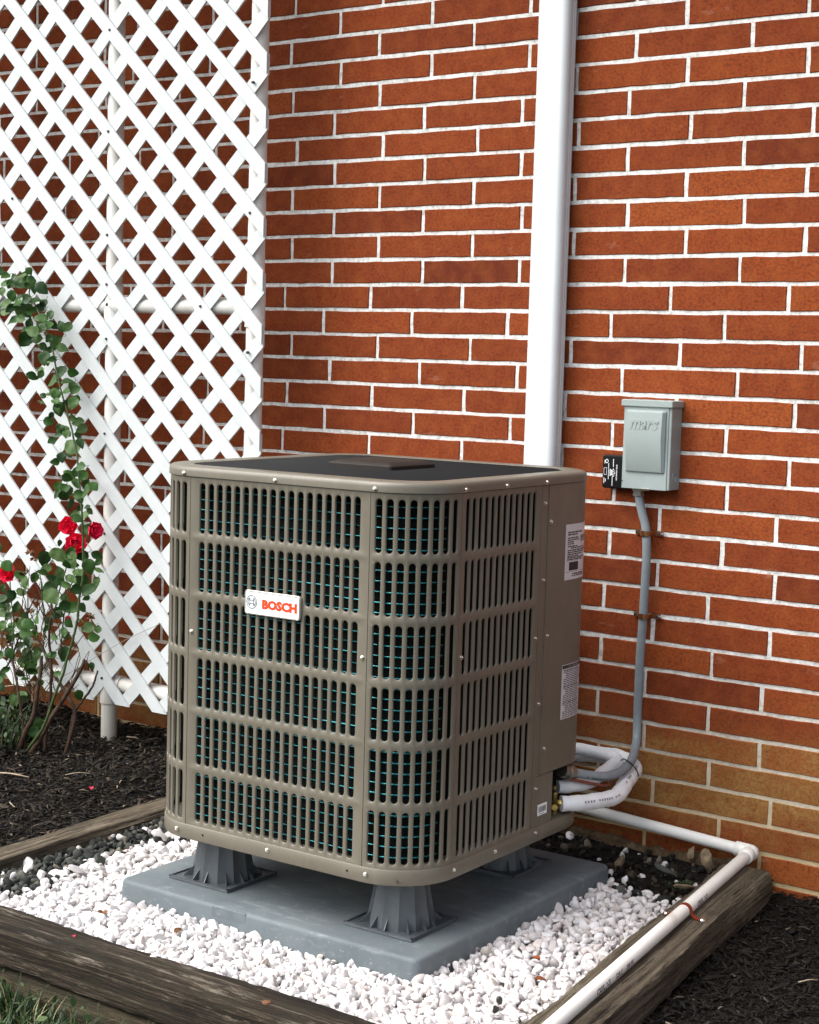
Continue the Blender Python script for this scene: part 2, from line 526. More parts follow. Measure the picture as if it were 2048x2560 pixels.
def attr_mat(name, stops, rough=0.9, nscale=0, namt=0.3, bscale=0, bdist=0.002, spec=0.25):
    m = Mat(name)
    c = m.ramp(m.attr(), stops)
    co = m.coord('World')
    if nscale:
        c = m.mix(namt, c, m.ramp(m.noise(co, nscale, 4), [(0.3, 0.25), (0.7, 1.0)]), 'MULTIPLY')
    m.col(c).set(rough, 0, spec)
    if bscale: m.bump(m.noise(co, bscale, 4), 0.5, bdist)
    return m.m
MT['marble'] = attr_mat('white_marble_stone', [(0, (0.42, 0.39, 0.38)), (0.16, (0.64, 0.61, 0.60)), (0.6, (0.77, 0.75, 0.75)), (0.85, (0.80, 0.785, 0.785)), (0.96, (0.66, 0.57, 0.53)), (1.0, (0.42, 0.40, 0.36))], 0.75, 90, 0.25, 160, 0.002)
MT['darkstone'] = attr_mat('dark_grey_stone', [(0, (0.014, 0.016, 0.015)), (0.5, (0.035, 0.040, 0.036)), (0.85, (0.075, 0.08, 0.068)), (1.0, (0.16, 0.145, 0.115))], 0.7, 80, 0.5, 120, 0.002)
MT['rubble'] = attr_mat('brown_rubble', [(0, (0.006, 0.005, 0.004)), (0.55, (0.018, 0.0145, 0.010)), (0.85, (0.055, 0.042, 0.028)), (1.0, (0.20, 0.16, 0.115))], 0.85, 80, 0.5, 120, 0.003)
MT['tanrock'] = simple('tan_rock', (0.22, 0.165, 0.105), 0.9, 0, 0.2, 0.55, 45, 90, 0.8, 0.006)
MT['greyrock'] = simple('grey_rock', (0.14, 0.12, 0.095), 0.9, 0, 0.2, 0.55, 45, 90, 0.8, 0.006)
MT['whiterock'] = simple('white_rock', (0.80, 0.77, 0.75), 0.75, 0, 0.25, 0.10, 60, 120, 0.5, 0.003)
MT['blackmulch'] = attr_mat('black_mulch_chip', [(0, (0.0028, 0.0023, 0.0018)), (0.7, (0.0072, 0.0056, 0.0040)), (0.94, (0.017, 0.0125, 0.0085)), (0.985, (0.04, 0.032, 0.024)), (1.0, (0.20, 0.17, 0.13))], 0.75, 200, 0.4, 0, 0, 0.25)
MT['brownmulch'] = attr_mat('brown_mulch_chip', [(0, (0.0032, 0.0025, 0.0018)), (0.6, (0.0095, 0.0070, 0.0045)), (0.88, (0.028, 0.019, 0.011)), (0.97, (0.065, 0.048, 0.031)), (1.0, (0.27, 0.21, 0.15))], 0.75, 200, 0.4, 0, 0, 0.25)
MT['soil'] = simple('dark_soil', (0.007, 0.0058, 0.0042), 0.95, 0, 0.2, 0.5, 60, 90, 0.9, 0.01, 'World')
MT['gravelbase'] = simple('stone_dust', (0.40, 0.38, 0.36), 0.95, 0, 0.2, 0.3, 80, 90, 0.9, 0.01, 'World')
MT['lawnsoil'] = simple('lawn_soil', (0.030, 0.034, 0.016), 0.95, 0, 0.2, 0.5, 3, 20, 0.9, 0.02, 'World')
MT['grass'] = attr_mat('grass_blade', [(0, (0.006, 0.018, 0.004)), (0.5, (0.017, 0.045, 0.008)), (0.82, (0.036, 0.082, 0.015)), (0.93, (0.09, 0.10, 0.032)), (1.0, (0.40, 0.33, 0.20))], 0.55, 0, 0, 0, 0, 0.4)

def leaf_mat(name, a, b_, back):
    m = Mat(name)
    c = m.ramp(m.objrnd(), [(0.0, a), (1.0, b_)])
    co = m.coord('Object')
    c = m.mix(0.35, c, m.ramp(m.noise(co, 120, 3), [(0.3, 0.5), (0.7, 1.0)]), 'MULTIPLY')
    geo = m.new('ShaderNodeNewGeometry')
    c = m.mix(geo.outputs['Backfacing'], c, back)
    m.col(c).set(0.5, 0, 0.25)
    m.p.inputs['Subsurface Weight'].default_value = 0.0
    return m.m
MT['leaf'] = leaf_mat('rose_leaf', (0.011, 0.040, 0.007), (0.042, 0.110, 0.018), (0.060, 0.115, 0.032))
MT['petal'] = simple('rose_petal', (0.90, 0.022, 0.085), 0.45, 0, 0.3, 0.15, 60)
MT['cane'] = simple('green_cane', (0.040, 0.068, 0.018), 0.55, 0, 0.3, 0.35, 60)
MT['canebrown'] = simple('brown_cane', (0.048, 0.028, 0.018), 0.75, 0, 0.2, 0.5, 60)
MT['dead'] = simple('withered_petal', (0.14, 0.065, 0.028), 0.85, 0, 0.2, 0.5, 80)
MT['steelwire'] = simple('steel_wire', (0.28, 0.26, 0.23), 0.5, 0.6)
ROWS={0:[-1.322, -1.0198],1:[-1.1623, -0.8567, -0.5525],2:[-1.3346, -1.0277, -0.7229, -0.1156, 0.1897],3:[-1.157, -0.8546, -0.5524, -0.2484, 0.0544],4:[-1.3248, -1.0222, -0.7162, -0.411, -0.1084, 0.1939],5:[-1.1756, -0.8729, -0.5678, -0.2625, 0.0405],6:[-1.306, -1.0065, -0.7013, -0.4001, -0.094, 0.2141],7:[-1.1704, -0.8666, -0.5665, -0.2597, 0.046],8:[-1.3192, -1.015, -0.7087, -0.4063, -0.1002, 0.2056],9:[-1.1693, -0.8673, -0.5595, -0.2545, 0.054],10:[-1.3178, -1.0134, -0.7077, -0.4037, -0.0946, 0.2084],11:[-1.171, -0.8652, -0.5606, -0.2567, 0.0489],12:[-1.3393, -1.0364, -0.7352, -0.1283, 0.1747],13:[-1.1977, -0.895, -0.5917, -0.2885, 0.0171],14:[-1.3117, -1.0075, -0.705, -0.4009, -0.0958, 0.2123],15:[-1.173, -0.8657, -0.5574, -0.2517, 0.0559],16:[-1.3252, -1.023, -0.7199, -0.4118, -0.1006, 0.2028],17:[-1.1869, -0.8814, -0.5745, -0.2727, 0.0328],18:[-1.3369, -1.029, -0.7229, 0.1965],19:[-0.2624, 0.0429],20:[-0.1336, 0.172],21:[-0.2701, 0.0363],22:[-0.1319, 0.1744],23:[-0.2792, 0.0061],24:[-0.1397, 0.1696],25:[-0.2818, 0.0235],26:[-0.1547, 0.1555],27:[-0.2855, 0.0201],28:[-0.1514, 0.1558],29:[-0.2774, 0.0278],30:[-0.121, 0.1904],31:[0.0603]}
CANES={"long": [[-1.935, -0.42, 0.009], [-1.918, -0.413, 0.035], [-1.872, -0.406, 0.097], [-1.837, -0.399, 0.188], [-1.811, -0.392, 0.251], [-1.803, -0.385, 0.296], [-1.785, -0.378, 0.358], [-1.775, -0.37, 0.419], [-1.777, -0.363, 0.476], [-1.77, -0.356, 0.54], [-1.777, -0.349, 0.585], [-1.789, -0.342, 0.691], [-1.804, -0.335, 0.759], [-1.821, -0.328, 0.832], [-1.837, -0.321, 0.885], [-1.865, -0.314, 0.951], [-1.909, -0.307, 1.039], [-1.948, -0.3, 1.126], [-1.973, -0.292, 1.187], [-2.005, -0.285, 1.23], [-2.03, -0.278, 1.26], [-2.069, -0.271, 1.31], [-2.1, -0.264, 1.337], [-2.113, -0.257, 1.356], [-2.102, -0.25, 1.377]], "brown1": [[-1.897, -0.4, 0.051], [-1.884, -0.38, 0.097], [-1.862, -0.36, 0.147], [-1.833, -0.34, 0.206], [-1.811, -0.32, 0.262], [-1.819, -0.3, 0.283]], "diag": [[-1.824, -0.33, 0.121], [-1.87, -0.32, 0.177], [-1.944, -0.31, 0.233], [-1.987, -0.3, 0.283], [-2.03, -0.29, 0.324], [-2.048, -0.28, 0.356]], "red": [[-1.832, -0.33, 0.12], [-1.815, -0.31, 0.164], [-1.794, -0.29, 0.208], [-1.795, -0.27, 0.251]], "mid": [[-1.909, -0.36, 0.101], [-1.918, -0.344, 0.13], [-1.928, -0.328, 0.242], [-1.956, -0.312, 0.345], [-1.962, -0.296, 0.414], [-1.988, -0.28, 0.452]], "left": [[-1.963, -0.4, 0.064], [-2.018, -0.38, 0.2], [-2.064, -0.36, 0.266], [-2.11, -0.34, 0.298], [-2.162, -0.32, 0.325], [-2.212, -0.3, 0.368]], "thick": [[-1.971, -0.42, -0.001], [-1.946, -0.408, 0.07], [-1.929, -0.396, 0.117], [-1.923, -0.384, 0.198], [-1.925, -0.372, 0.248], [-1.935, -0.36, 0.288]], "twig1": [[-1.987, -0.3, 0.322], [-1.994, -0.295, 0.401], [-2.013, -0.29, 0.443], [-2.021, -0.285, 0.492], [-2.037, -0.28, 0.521]], "twig2": [[-1.922, -0.3, 0.282], [-1.913, -0.294, 0.402], [-1.903, -0.288, 0.473], [-1.883, -0.282, 0.522], [-1.889, -0.276, 0.587], [-1.89, -0.27, 0.604]], "twig3": [[-1.971, -0.29, 0.37], [-1.94, -0.285, 0.481], [-1.921, -0.28, 0.542], [-1.912, -0.275, 0.638], [-1.918, -0.27, 0.654]], "twig4": [[-2.11, -0.32, 0.254], [-2.106, -0.315, 0.358], [-2.124, -0.31, 0.428], [-2.134, -0.305, 0.475], [-2.147, -0.3, 0.498]], "twig5": [[-1.849, -0.3, 0.402], [-1.825, -0.29, 0.388], [-1.813, -0.28, 0.37], [-1.81, -0.27, 0.351]], "twig6": [[-1.868, -0.27, 0.57], [-1.855, -0.263, 0.561], [-1.829, -0.257, 0.553], [-1.814, -0.25, 0.543]], "twig7": [[-1.87, -0.265, 0.676], [-1.851, -0.26, 0.665], [-1.833, -0.255, 0.658]], "far": [[-2.174, -0.34, 0.181], [-2.112, -0.332, 0.237], [-2.077, -0.324, 0.314], [-2.06, -0.316, 0.363], [-2.044, -0.308, 0.412], [-2.018, -0.3, 0.463]]}
LEAVES=[[-2.191, -0.285, 1.375, 0.0229], [-2.173, -0.277, 1.375, 0.0191], [-2.246, -0.246, 1.353, 0.0178], [-2.215, -0.258, 1.317, 0.028], [-2.157, -0.285, 1.339, 0.0229], [-2.148, -0.266, 1.334, 0.0229], [-2.147, -0.264, 1.38, 0.028], [-2.159, -0.281, 1.393, 0.0204], [-2.122, -0.25, 1.375, 0.0306], [-2.065, -0.284, 1.359, 0.0229], [-2.048, -0.269, 1.363, 0.028], [-2.16, -0.262, 1.317, 0.0204], [-2.185, -0.266, 1.302, 0.0229], [-2.178, -0.258, 1.268, 0.0306], [-2.158, -0.249, 1.294, 0.028], [-2.148, -0.237, 1.298, 0.0306], [-2.084, -0.274, 1.297, 0.028], [-2.077, -0.254, 1.304, 0.0229], [-2.057, -0.252, 1.316, 0.0229], [-2.002, -0.274, 1.285, 0.0204], [-2.026, -0.29, 1.274, 0.028], [-2.135, -0.236, 1.26, 0.0229], [-2.109, -0.274, 1.236, 0.0229], [-2.067, -0.273, 1.229, 0.028], [-2.028, -0.241, 1.255, 0.028], [-1.972, -0.258, 1.252, 0.0255], [-1.941, -0.264, 1.249, 0.0255], [-2.07, -0.247, 1.248, 0.0229], [-2.095, -0.288, 1.21, 0.0331], [-2.091, -0.251, 1.214, 0.0255], [-1.981, -0.269, 1.212, 0.0242], [-1.971, -0.285, 1.197, 0.0204], [-2.052, -0.254, 1.19, 0.0229], [-2.041, -0.239, 1.181, 0.0178], [-2.022, -0.279, 1.157, 0.028], [-2.034, -0.255, 1.141, 0.0102], [-2.078, -0.274, 1.102, 0.028], [-2.069, -0.249, 1.119, 0.0191], [-1.983, -0.25, 1.117, 0.028], [-1.901, -0.278, 1.118, 0.0204], [-2.027, -0.243, 1.09, 0.0331], [-2.011, -0.25, 1.058, 0.0229], [-1.959, -0.249, 1.064, 0.0204], [-1.938, -0.243, 1.076, 0.0255], [-1.943, -0.261, 1.091, 0.0217], [-1.923, -0.246, 1.067, 0.0229], [-1.927, -0.24, 1.041, 0.0178], [-2.031, -0.275, 1.046, 0.0153], [-2.075, -0.242, 1.026, 0.0178], [-2.023, -0.262, 1.05, 0.0127], [-1.98, -0.258, 1.008, 0.0306], [-1.997, -0.273, 0.989, 0.0153], [-2.033, -0.249, 0.969, 0.0229], [-1.911, -0.267, 0.985, 0.0204], [-1.917, -0.241, 0.972, 0.0229], [-1.873, -0.268, 0.955, 0.0229], [-1.95, -0.255, 0.952, 0.0153], [-1.977, -0.262, 0.934, 0.0204], [-2.016, -0.252, 0.913, 0.0204], [-1.875, -0.271, 0.914, 0.0229], [-1.909, -0.272, 0.901, 0.0357], [-1.91, -0.246, 0.934, 0.0178], [-1.98, -0.246, 0.866, 0.0229], [-1.945, -0.255, 0.874, 0.0204], [-2.015, -0.239, 0.849, 0.0178], [-1.89, -0.271, 0.829, 0.0204], [-1.955, -0.242, 0.813, 0.028], [-1.892, -0.272, 0.795, 0.0204], [-1.901, -0.237, 0.817, 0.0229], [-1.984, -0.252, 0.779, 0.0229], [-1.987, -0.253, 0.758, 0.0229], [-1.983, -0.236, 0.772, 0.0204], [-1.947, -0.245, 0.767, 0.0204], [-1.849, -0.244, 0.787, 0.028], [-1.845, -0.278, 0.795, 0.0229], [-1.881, -0.263, 0.723, 0.0153], [-1.839, -0.276, 0.729, 0.0127], [-1.833, -0.271, 0.717, 0.0153], [-1.86, -0.27, 0.702, 0.0229], [-1.923, -0.241, 0.699, 0.0178], [-1.895, -0.274, 0.697, 0.0178], [-1.842, -0.267, 0.666, 0.028], [-1.973, -0.258, 0.61, 0.0153], [-2.025, -0.27, 0.559, 0.0331], [-1.999, -0.255, 0.579, 0.0255], [-1.941, -0.288, 0.578, 0.0331], [-1.82, -0.352, 0.594, 0.0229], [-1.822, -0.309, 0.589, 0.0229], [-1.883, -0.288, 0.557, 0.0229], [-1.729, -0.373, 0.573, 0.028], [-1.771, -0.292, 0.551, 0.0217], [-1.734, -0.332, 0.582, 0.0153], [-1.847, -0.303, 0.539, 0.028], [-1.838, -0.293, 0.508, 0.0382], [-1.864, -0.293, 0.493, 0.0306], [-1.788, -0.312, 0.497, 0.0408], [-1.765, -0.308, 0.521, 0.0204], [-2.014, -0.354, 0.496, 0.028], [-2.078, -0.316, 0.461, 0.0178], [-1.928, -0.364, 0.536, 0.0204], [-1.964, -0.318, 0.541, 0.0229], [-2.023, -0.31, 0.506, 0.0229], [-1.98, -0.279, 0.505, 0.0229], [-1.893, -0.329, 0.512, 0.0217], [-1.817, -0.378, 0.512, 0.0204], [-1.958, -0.311, 0.482, 0.0382], [-1.904, -0.353, 0.467, 0.0382], [-1.83, -0.284, 0.463, 0.0153], [-2.138, -0.33, 0.465, 0.0153], [-2.139, -0.331, 0.433, 0.0204], [-2.18, -0.262, 0.422, 0.0229], [-2.136, -0.329, 0.402, 0.0331], [-2.108, -0.335, 0.383, 0.0178], [-2.072, -0.335, 0.416, 0.0229], [-2.059, -0.318, 0.39, 0.0178], [-1.947, -0.368, 0.398, 0.028], [-1.916, -0.309, 0.409, 0.0229], [-1.982, -0.26, 0.405, 0.0229], [-1.877, -0.307, 0.428, 0.0153], [-1.847, -0.283, 0.432, 0.0229], [-2.22, -0.257, 0.326, 0.0204], [-2.165, -0.271, 0.344, 0.0204], [-2.083, -0.283, 0.346, 0.0229], [-2.125, -0.274, 0.312, 0.0229], [-2.103, -0.273, 0.313, 0.0178], [-2.005, -0.347, 0.319, 0.0306], [-2.074, -0.317, 0.297, 0.0204], [-1.869, -0.335, 0.364, 0.0204], [-1.759, -0.346, 0.391, 0.028], [-1.758, -0.306, 0.383, 0.0178], [-1.739, -0.339, 0.365, 0.0255], [-2.069, -0.3, 0.272, 0.0229], [-2.047, -0.304, 0.261, 0.028], [-2.012, -0.366, 0.252, 0.0153], [-2.011, -0.323, 0.249, 0.0204], [-2.012, -0.329, 0.234, 0.0255], [-2.106, -0.288, 0.203, 0.0204], [-1.996, -0.368, 0.213, 0.0153], [-1.888, -0.358, 0.297, 0.0178], [-1.887, -0.313, 0.282, 0.0204], [-1.76, -0.327, 0.276, 0.0178], [-2.079, -0.293, 0.137, 0.0229], [-2.114, -0.337, 0.221, 0.0178], [-2.112, -0.354, 0.205, 0.0153], [-2.014, -0.259, 0.37, 0.0204], [-1.93, -0.348, 0.368, 0.0178], [-1.839, -0.361, 0.469, 0.0204], [-1.839, -0.344, 0.394, 0.0178], [-1.988, -0.336, 0.344, 0.0204], [-1.892, -0.351, 0.348, 0.0178]]
FLOWERS=[[-1.898, -0.29, 0.669, 0.046], [-1.848, -0.31, 0.621, 0.054], [-1.823, -0.265, 0.661, 0.042], [-2.137, -0.31, 0.507, 0.046], [-1.9, -0.29, 0.392, 0.016]]
WIRE=[[-2.238, -0.3, 0.139], [-2.195, -0.29, 0.149], [-1.982, -0.25, 0.202], [-1.857, -0.225, 0.274], [-1.739, -0.215, 0.341], [-1.605, -0.207, 0.405]]
DEAD=[[-2.066, -0.29, 0.574], [-2.046, -0.29, 0.559], [-2.1, -0.29, 0.506], [-2.062, -0.29, 0.401], [-2.113, -0.29, 0.365], [-2.007, -0.29, 0.333], [-1.805, -0.29, 0.413], [-2.154, -0.29, 0.29], [-1.905, -0.29, 0.392], [-2.177, -0.29, 0.245]]
NAILS=[[-1.843, -0.203, 2.102], [-1.844, -0.203, 1.815], [-1.844, -0.203, 1.519], [-1.844, -0.203, 1.376], [-1.843, -0.203, 1.218], [-2.251, -0.203, 1.636], [-1.298, -0.203, 1.916], [-1.299, -0.203, 1.568], [-1.475, -0.203, 1.315], [-1.299, -0.203, 1.19], [-1.845, -0.203, 0.941], [-1.842, -0.203, 0.646], [-1.846, -0.203, 0.212]]
# ================================================================== setting
H_C, Z_TOP, PITCH = 0.0677, 2.1965, 0.3045
AX, AY, PHI = -0.11426, -1.03752, 0.01337
W, R = 0.74, 0.13165
CP, SP = math.cos(PHI), math.sin(PHI)
def ac_world(lx, ly, z=0.0): return Vector((AX + CP * lx - SP * ly, AY + SP * lx + CP * ly, z))
def ac_local(x, y):
    dx, dy = x - AX, y - AY
    return CP * dx + SP * dy, -SP * dx + CP * dy

def hnoise(x, y, s=0.0):
    return (np.sin(x * 7.1 + y * 3.3 + s) + np.sin(x * 13.7 - y * 9.1 + 1.7 * s) * 0.6 + np.sin(x * 27.3 + y * 31.1 + s) * 0.35
            + np.sin(-x * 61 + y * 53 + s) * 0.2) / 2.15

# heights of the beds
def z_left(x, y):       # mulch left of the gravel, banked up against the wall
    return np.clip(-0.012 + 0.045 * np.clip((y + 1.0) / 1.0, 0, 1), -0.02, 0.04) + 0.010 * hnoise(x, y) - 0.022 * np.clip((x + 1.50) / 0.2, 0, 1) * np.clip((-0.05 - y) / 0.2, 0, 1)
def z_right(x, y):      # mulch right of the timber
    return -0.062 + 0.012 * np.clip((y + 0.6) / 0.6, 0, 1) + 0.008 * hnoise(x * 1.3, y * 1.3, 2)
def z_gravel(x, y):
    z = -0.040 + 0.030 * np.clip((-1.12 - y) / 0.2, 0, 1) + 0.006 * hnoise(x, y, 4)
    z = z + 0.016 * np.clip((y + 0.42) / 0.3, 0, 1.3) * (x > -0.9)
    z = z + 0.012 * np.clip((-0.98 - x) / 0.15, 0, 1)
    return z

def terrain(name, x0, x1, y0, y1, step, zf, mat, dz=0.0):
    nx, ny = int((x1 - x0) / step) + 1, int((y1 - y0) / step) + 1
    X, Y = np.meshgrid(np.linspace(x0, x1, nx), np.linspace(y0, y1, ny))
    Z = zf(X, Y) + dz
    V = np.stack([X, Y, Z], -1).reshape(-1, 3)
    i = (np.arange(ny - 1)[:, None] * nx + np.arange(nx - 1)[None, :]).ravel()
    F = np.stack([i, i + 1, i + nx + 1, i + nx], -1)
    o = np_mesh(name, V, F, mat, smooth=180)
    o['kind'] = 'structure'
    return o

g = MB(); g.add([(-60, -60, -0.145), (60, -60, -0.145), (60, 0.05, -0.145), (-60, 0.05, -0.145)], [(0, 1, 2, 3)])
tag(g.build('ground', MT['lawnsoil']), kind='structure')
terrain('soil_left', -5.0, -1.245, -1.40, 0.03, 0.03, z_left, MT['soil'], -0.006)
terrain('soil_right', 0.22, 4.0, -2.4, 0.03, 0.03, z_right, MT['soil'], -0.006)
terrain('gravel_bed', -1.30, 0.30, -1.42, 0.03, 0.02, lambda X, Y: z_gravel(X, Y) - 0.10 * np.clip((X - (0.170 + (-0.070 - Y) * 0.1152)) / 0.03, 0, 1), MT['gravelbase'], -0.012)

# ------------------------------------------------------------------ brick wall
def brick_geo(mb, x0, x1, z0, z1, rnd):
    j = lambda s: random.uniform(-s, s)
    nx = 8 if x1 - x0 > 0.12 else 3
    pts = []
    for i in range(nx): pts.append((lerp(x0, x1, i / nx) + j(.004 if i else .0007), z0 + j(.0012)))
    for i in range(2): pts.append((x1 + j(.0011), lerp(z0, z1, i / 2) + j(.0007)))
    for i in range(nx): pts.append((lerp(x1, x0, i / nx) + j(.004 if i else .0007), z1 + j(.0012)))
    for i in range(2): pts.append((x0 + j(.0011), lerp(z1, z0, i / 2) + j(.0007)))
    n = len(pts)
    cx, cz = (x0 + x1) / 2, (z0 + z1) / 2
    y0 = random.uniform(-.0012, .0010); tx = j(.0012); tz = j(.0010)
    ring = []
    for k, (ins, y) in enumerate(((0.0, 0.012), (0.0002, 0.0022), (0.0019, 0.0))):
        for (px, pz) in pts:
            qx = px + (ins if px < cx else -ins) * (1 if abs(px - cx) > (x1 - x0) * .49 - .004 else 0.0)
            qz = pz + (ins if pz < cz else -ins)
            dy = y0 + tx * (px - cx) / (x1 - x0) + tz * (pz - cz) / (z1 - z0) if k else 0.0
            ring.append((qx, y + dy, qz))
    fs_ = [tuple(range(2 * n, 3 * n))]
    for k in range(2):
        for i in range(n): fs_.append((k * n + i, k * n + (i + 1) % n, (k + 1) * n + (i + 1) % n, (k + 1) * n + i))
    mb.cur = rnd
    mb.add(ring, fs_)

def to_px(P):
    d = Vector(P) - CAM
    z = d.dot(_f)
    return (1024 + 4169.6 * d.dot(_r2) / z, 1280 - 4169.6 * d.dot(_u2) / z)

wall = thing('brick_wall', 'red brick house wall with wide white mortar joints', 'wall', (0, 0, -0.1))
XL, XR = -5.0, 2.6
bricks = []
for k in range(-14, 34):
    zt, zb = Z_TOP - H_C * k, Z_TOP - H_C * (k + 1)
    js = list(ROWS.get(k, []))
    if not js:
        ref = ROWS[k % 2 + 2] if k < 0 else ([-0.2774, 0.0278] if k % 2 else [-0.1336, 0.172])
        js = [ref[0] + random.uniform(-.01, .01)]
    full = [js[0]]
    for a in js[1:]:
        gap = a - full[-1]; n = max(1, round(gap / PITCH))
        for i in range(1, n + 1): full.append(a - gap * (1 - i / n))
    while full[0] > XL: full.insert(0, full[0] - PITCH + random.uniform(-.004, .004))
    while full[-1] < XR: full.append(full[-1] + PITCH + random.uniform(-.004, .004))
    for a, c in zip(full[:-1], full[1:]):
        if c < XL or a > XR: continue
        hj = random.uniform(.0039, .0054)
        bricks.append((k, a + hj, c - hj, zb + random.uniform(.0040, .0050), zt - random.uniform(.0042, .0053)))
def seen_area(b_):
    k, x0, x1, z0, z1 = b_
    a = [to_px((x, 0, z)) for x in (x0, x1) for z in (z0, z1)]
    xs = [min(max(p[0], 0), 2048) for p in a]; ys = [min(max(p[1], 0), 2560) for p in a]
    ar = (max(xs) - min(xs)) * (max(ys) - min(ys))
    cxp, cyp = sum(p[0] for p in a) / 4, sum(p[1] for p in a) / 4
    if ar <= 0: return 0
    if 430 < min(xs) and max(xs) < 1440 and min(ys) > 1195: return 0           # behind the air conditioner
    return ar
order = sorted(bricks, key=seen_area, reverse=True)
rest = MB()
RND = {}
for i, b_ in enumerate(order):
    k, x0, x1, z0, z1 = b_
    rv = min(1, max(0, random.gauss(.5, .20)))
    if x0 < -0.42: rv = min(1, max(0, rv - 0.06))
    if i < 300 and seen_area(b_) > 0:
        mb = MB(); c = Vector(((x0 + x1) / 2, 0, (z0 + z1) / 2))
        brick_geo(mb, x0 - c.x, x1 - c.x, z0 - c.z, z1 - c.z, rv)
        o = mb.build('brick', MT['brick'], None, smooth=50)
        o.parent = wall; o.location = c - Vector((0, 0, -0.1))
    else:
        brick_geo(rest, x0, x1, z0, z1, rv)
ro = rest.build('brickwork', MT['brick'], wall, smooth=50); ro['kind'] = 'stuff'
mo = MB(); mo.box((XL, 0.0024, -0.2), (XR, 0.12, 3.14))
mo.build('mortar', MT['mortar'], wall)
# rough render smeared along the foot of the wall
ft = MB()
for (xa, xb, top, yy) in ((-0.62, 0.12, 0.010, -0.016), (0.17, 1.6, -0.047, -0.006), (-2.6, -1.0, 0.030, -0.010)):
    n = int((xb - xa) / 0.02); vs_, fs_ = [], []
    for i in range(n + 1):
        x = lerp(xa, xb, i / n)
        t = top - .014 + 0.004 * math.sin(x * 17) + 0.003 * math.sin(x * 61 + 1) + random.uniform(-.0045, .0045)
        yv = yy * (0.8 + 0.3 * math.sin(x * 47))
        vs_ += [(x, 0.004, t + .003), (x, yv * .75, t), (x, yv, t - .012), (x, yv - .012, -0.13)]
    for i in range(n):
        for q in range(3): fs_.append((i * 4 + q, i * 4 + 4 + q, i * 4 + 5 + q, i * 4 + 1 + q))
    ft.add(vs_, fs_)
ft.build('footing_render', MT['footing'], wall, smooth=50)

# eave of the house above the picture: it shades the upper courses
ev = thing('roof_eave', 'white soffit and gutter of the house eave above the brick wall', 'eave', (-1.0, -0.25, 3.14))
mb = MB(); mb.box((XL, -0.50, 3.14), (XR, 0.12, 3.16)); mb.build('soffit', MT['gutter'], ev)
mb = MB(); mb.prism([(-0.50, 3.13), (-0.52, 3.13), (-0.62, 3.20), (-0.62, 3.30), (-0.50, 3.30)], XL, XR, Matrix(((0, 1, 0, 0), (1, 0, 0, 0), (0, 0, 1, 0), (0, 0, 0, 1)))); mb.build('gutter', MT['gutter'], ev)

# ------------------------------------------------------------------ downspout
ds = thing('downspout', 'white metal downspout running down the brick wall behind the air conditioner', 'downspout', (-0.456, -0.03, -0.08))
x0, x1, y0, y1 = -0.4975, -0.4070, -0.062, -0.005
def flute(p0, p1, spots, n):     # a straight run with shallow inward flutes at fractions in spots
    out = []
    for i in range(n):
        t = i / n; d = 0.0
        for s_ in spots: d += 0.0022 * max(0, 1 - abs(t - s_) / 0.16)
        out.append((t, d))
    return [(lerp(p0[0], p1[0], t), lerp(p0[1], p1[1], t), d) for t, d in out]
prof = []
rc = .017
for (p0, p1, nrm, sp) in (((x0 + rc, y0), (x1 - rc, y0), (0, 1), ()), ((x1, y0 + rc), (x1, y1 - rc), (-1, 0), (.45, .85)),
                          ((x1 - rc, y1), (x0 + rc, y1), (0, -1), ()), ((x0, y1 - rc), (x0, y0 + rc), (1, 0), (.3, .7))):
    for (x, y, d) in flute(p0, p1, sp, 24): prof.append((x + nrm[0] * d, y + nrm[1] * d))
    prof.append((p1[0], p1[1]))
    cx_, cy_ = p1[0] + nrm[0] * rc, p1[1] + nrm[1] * rc; a0 = math.atan2(-nrm[1], -nrm[0])
    for i in range(1, 6):
        a = a0 + math.pi / 2 * i / 6; prof.append((cx_ + rc * math.cos(a), cy_ + rc * math.sin(a)))
mb = MB(); mb.prism(prof, -0.08, 3.1, axis='z')
mb.build('spout_tube', MT['gutter'], ds, smooth=40)
for zz_ in (1.62, 0.30, 2.75):
    if zz_ == 1.62: continue
    mb = MB(); mb.box((x0 - .004, y0 - .002, zz_), (x1 + .004, 0.0, zz_ + .03)); mb.build('wall_strap', MT['gutter'], ds)

# ------------------------------------------------------------------ lattice on a pipe frame
LX0, LZ0, PX, PZ, SH, TX = -1.7737, 2.1058, 0.14947, 0.1453, 0.0003, 0.0003
lat = thing('lattice_panel', 'white vinyl diagonal lattice panel standing in front of the brick wall', 'lattice', (-1.9, -0.2, 0.14))
RX0, RX1, RZ0, RZ1 = -3.4, -1.2505, 0.1400, 2.75
def lpt(i, j): return Vector((LX0 + i * PX / 2 + SH * j, LZ0 - j * PZ / 2 + TX * i))
def clip(poly):
    for (ax_, val, sgn) in ((0, RX0, 1), (0, RX1, -1), (1, RZ0, 1), (1, RZ1, -1)):
        out = []
        for a, b2 in zip(poly, poly[1:] + poly[:1]):
            da, db = (a[ax_] - val) * sgn, (b2[ax_] - val) * sgn
            if da >= 0: out.append(a)
            if (da >= 0) != (db >= 0):
                t = da / (da - db); out.append(Vector((lerp(a.x, b2.x, t), lerp(a.y, b2.y, t))))
        poly = out
        if len(poly) < 3: return None
    return poly
SW = 0.0385
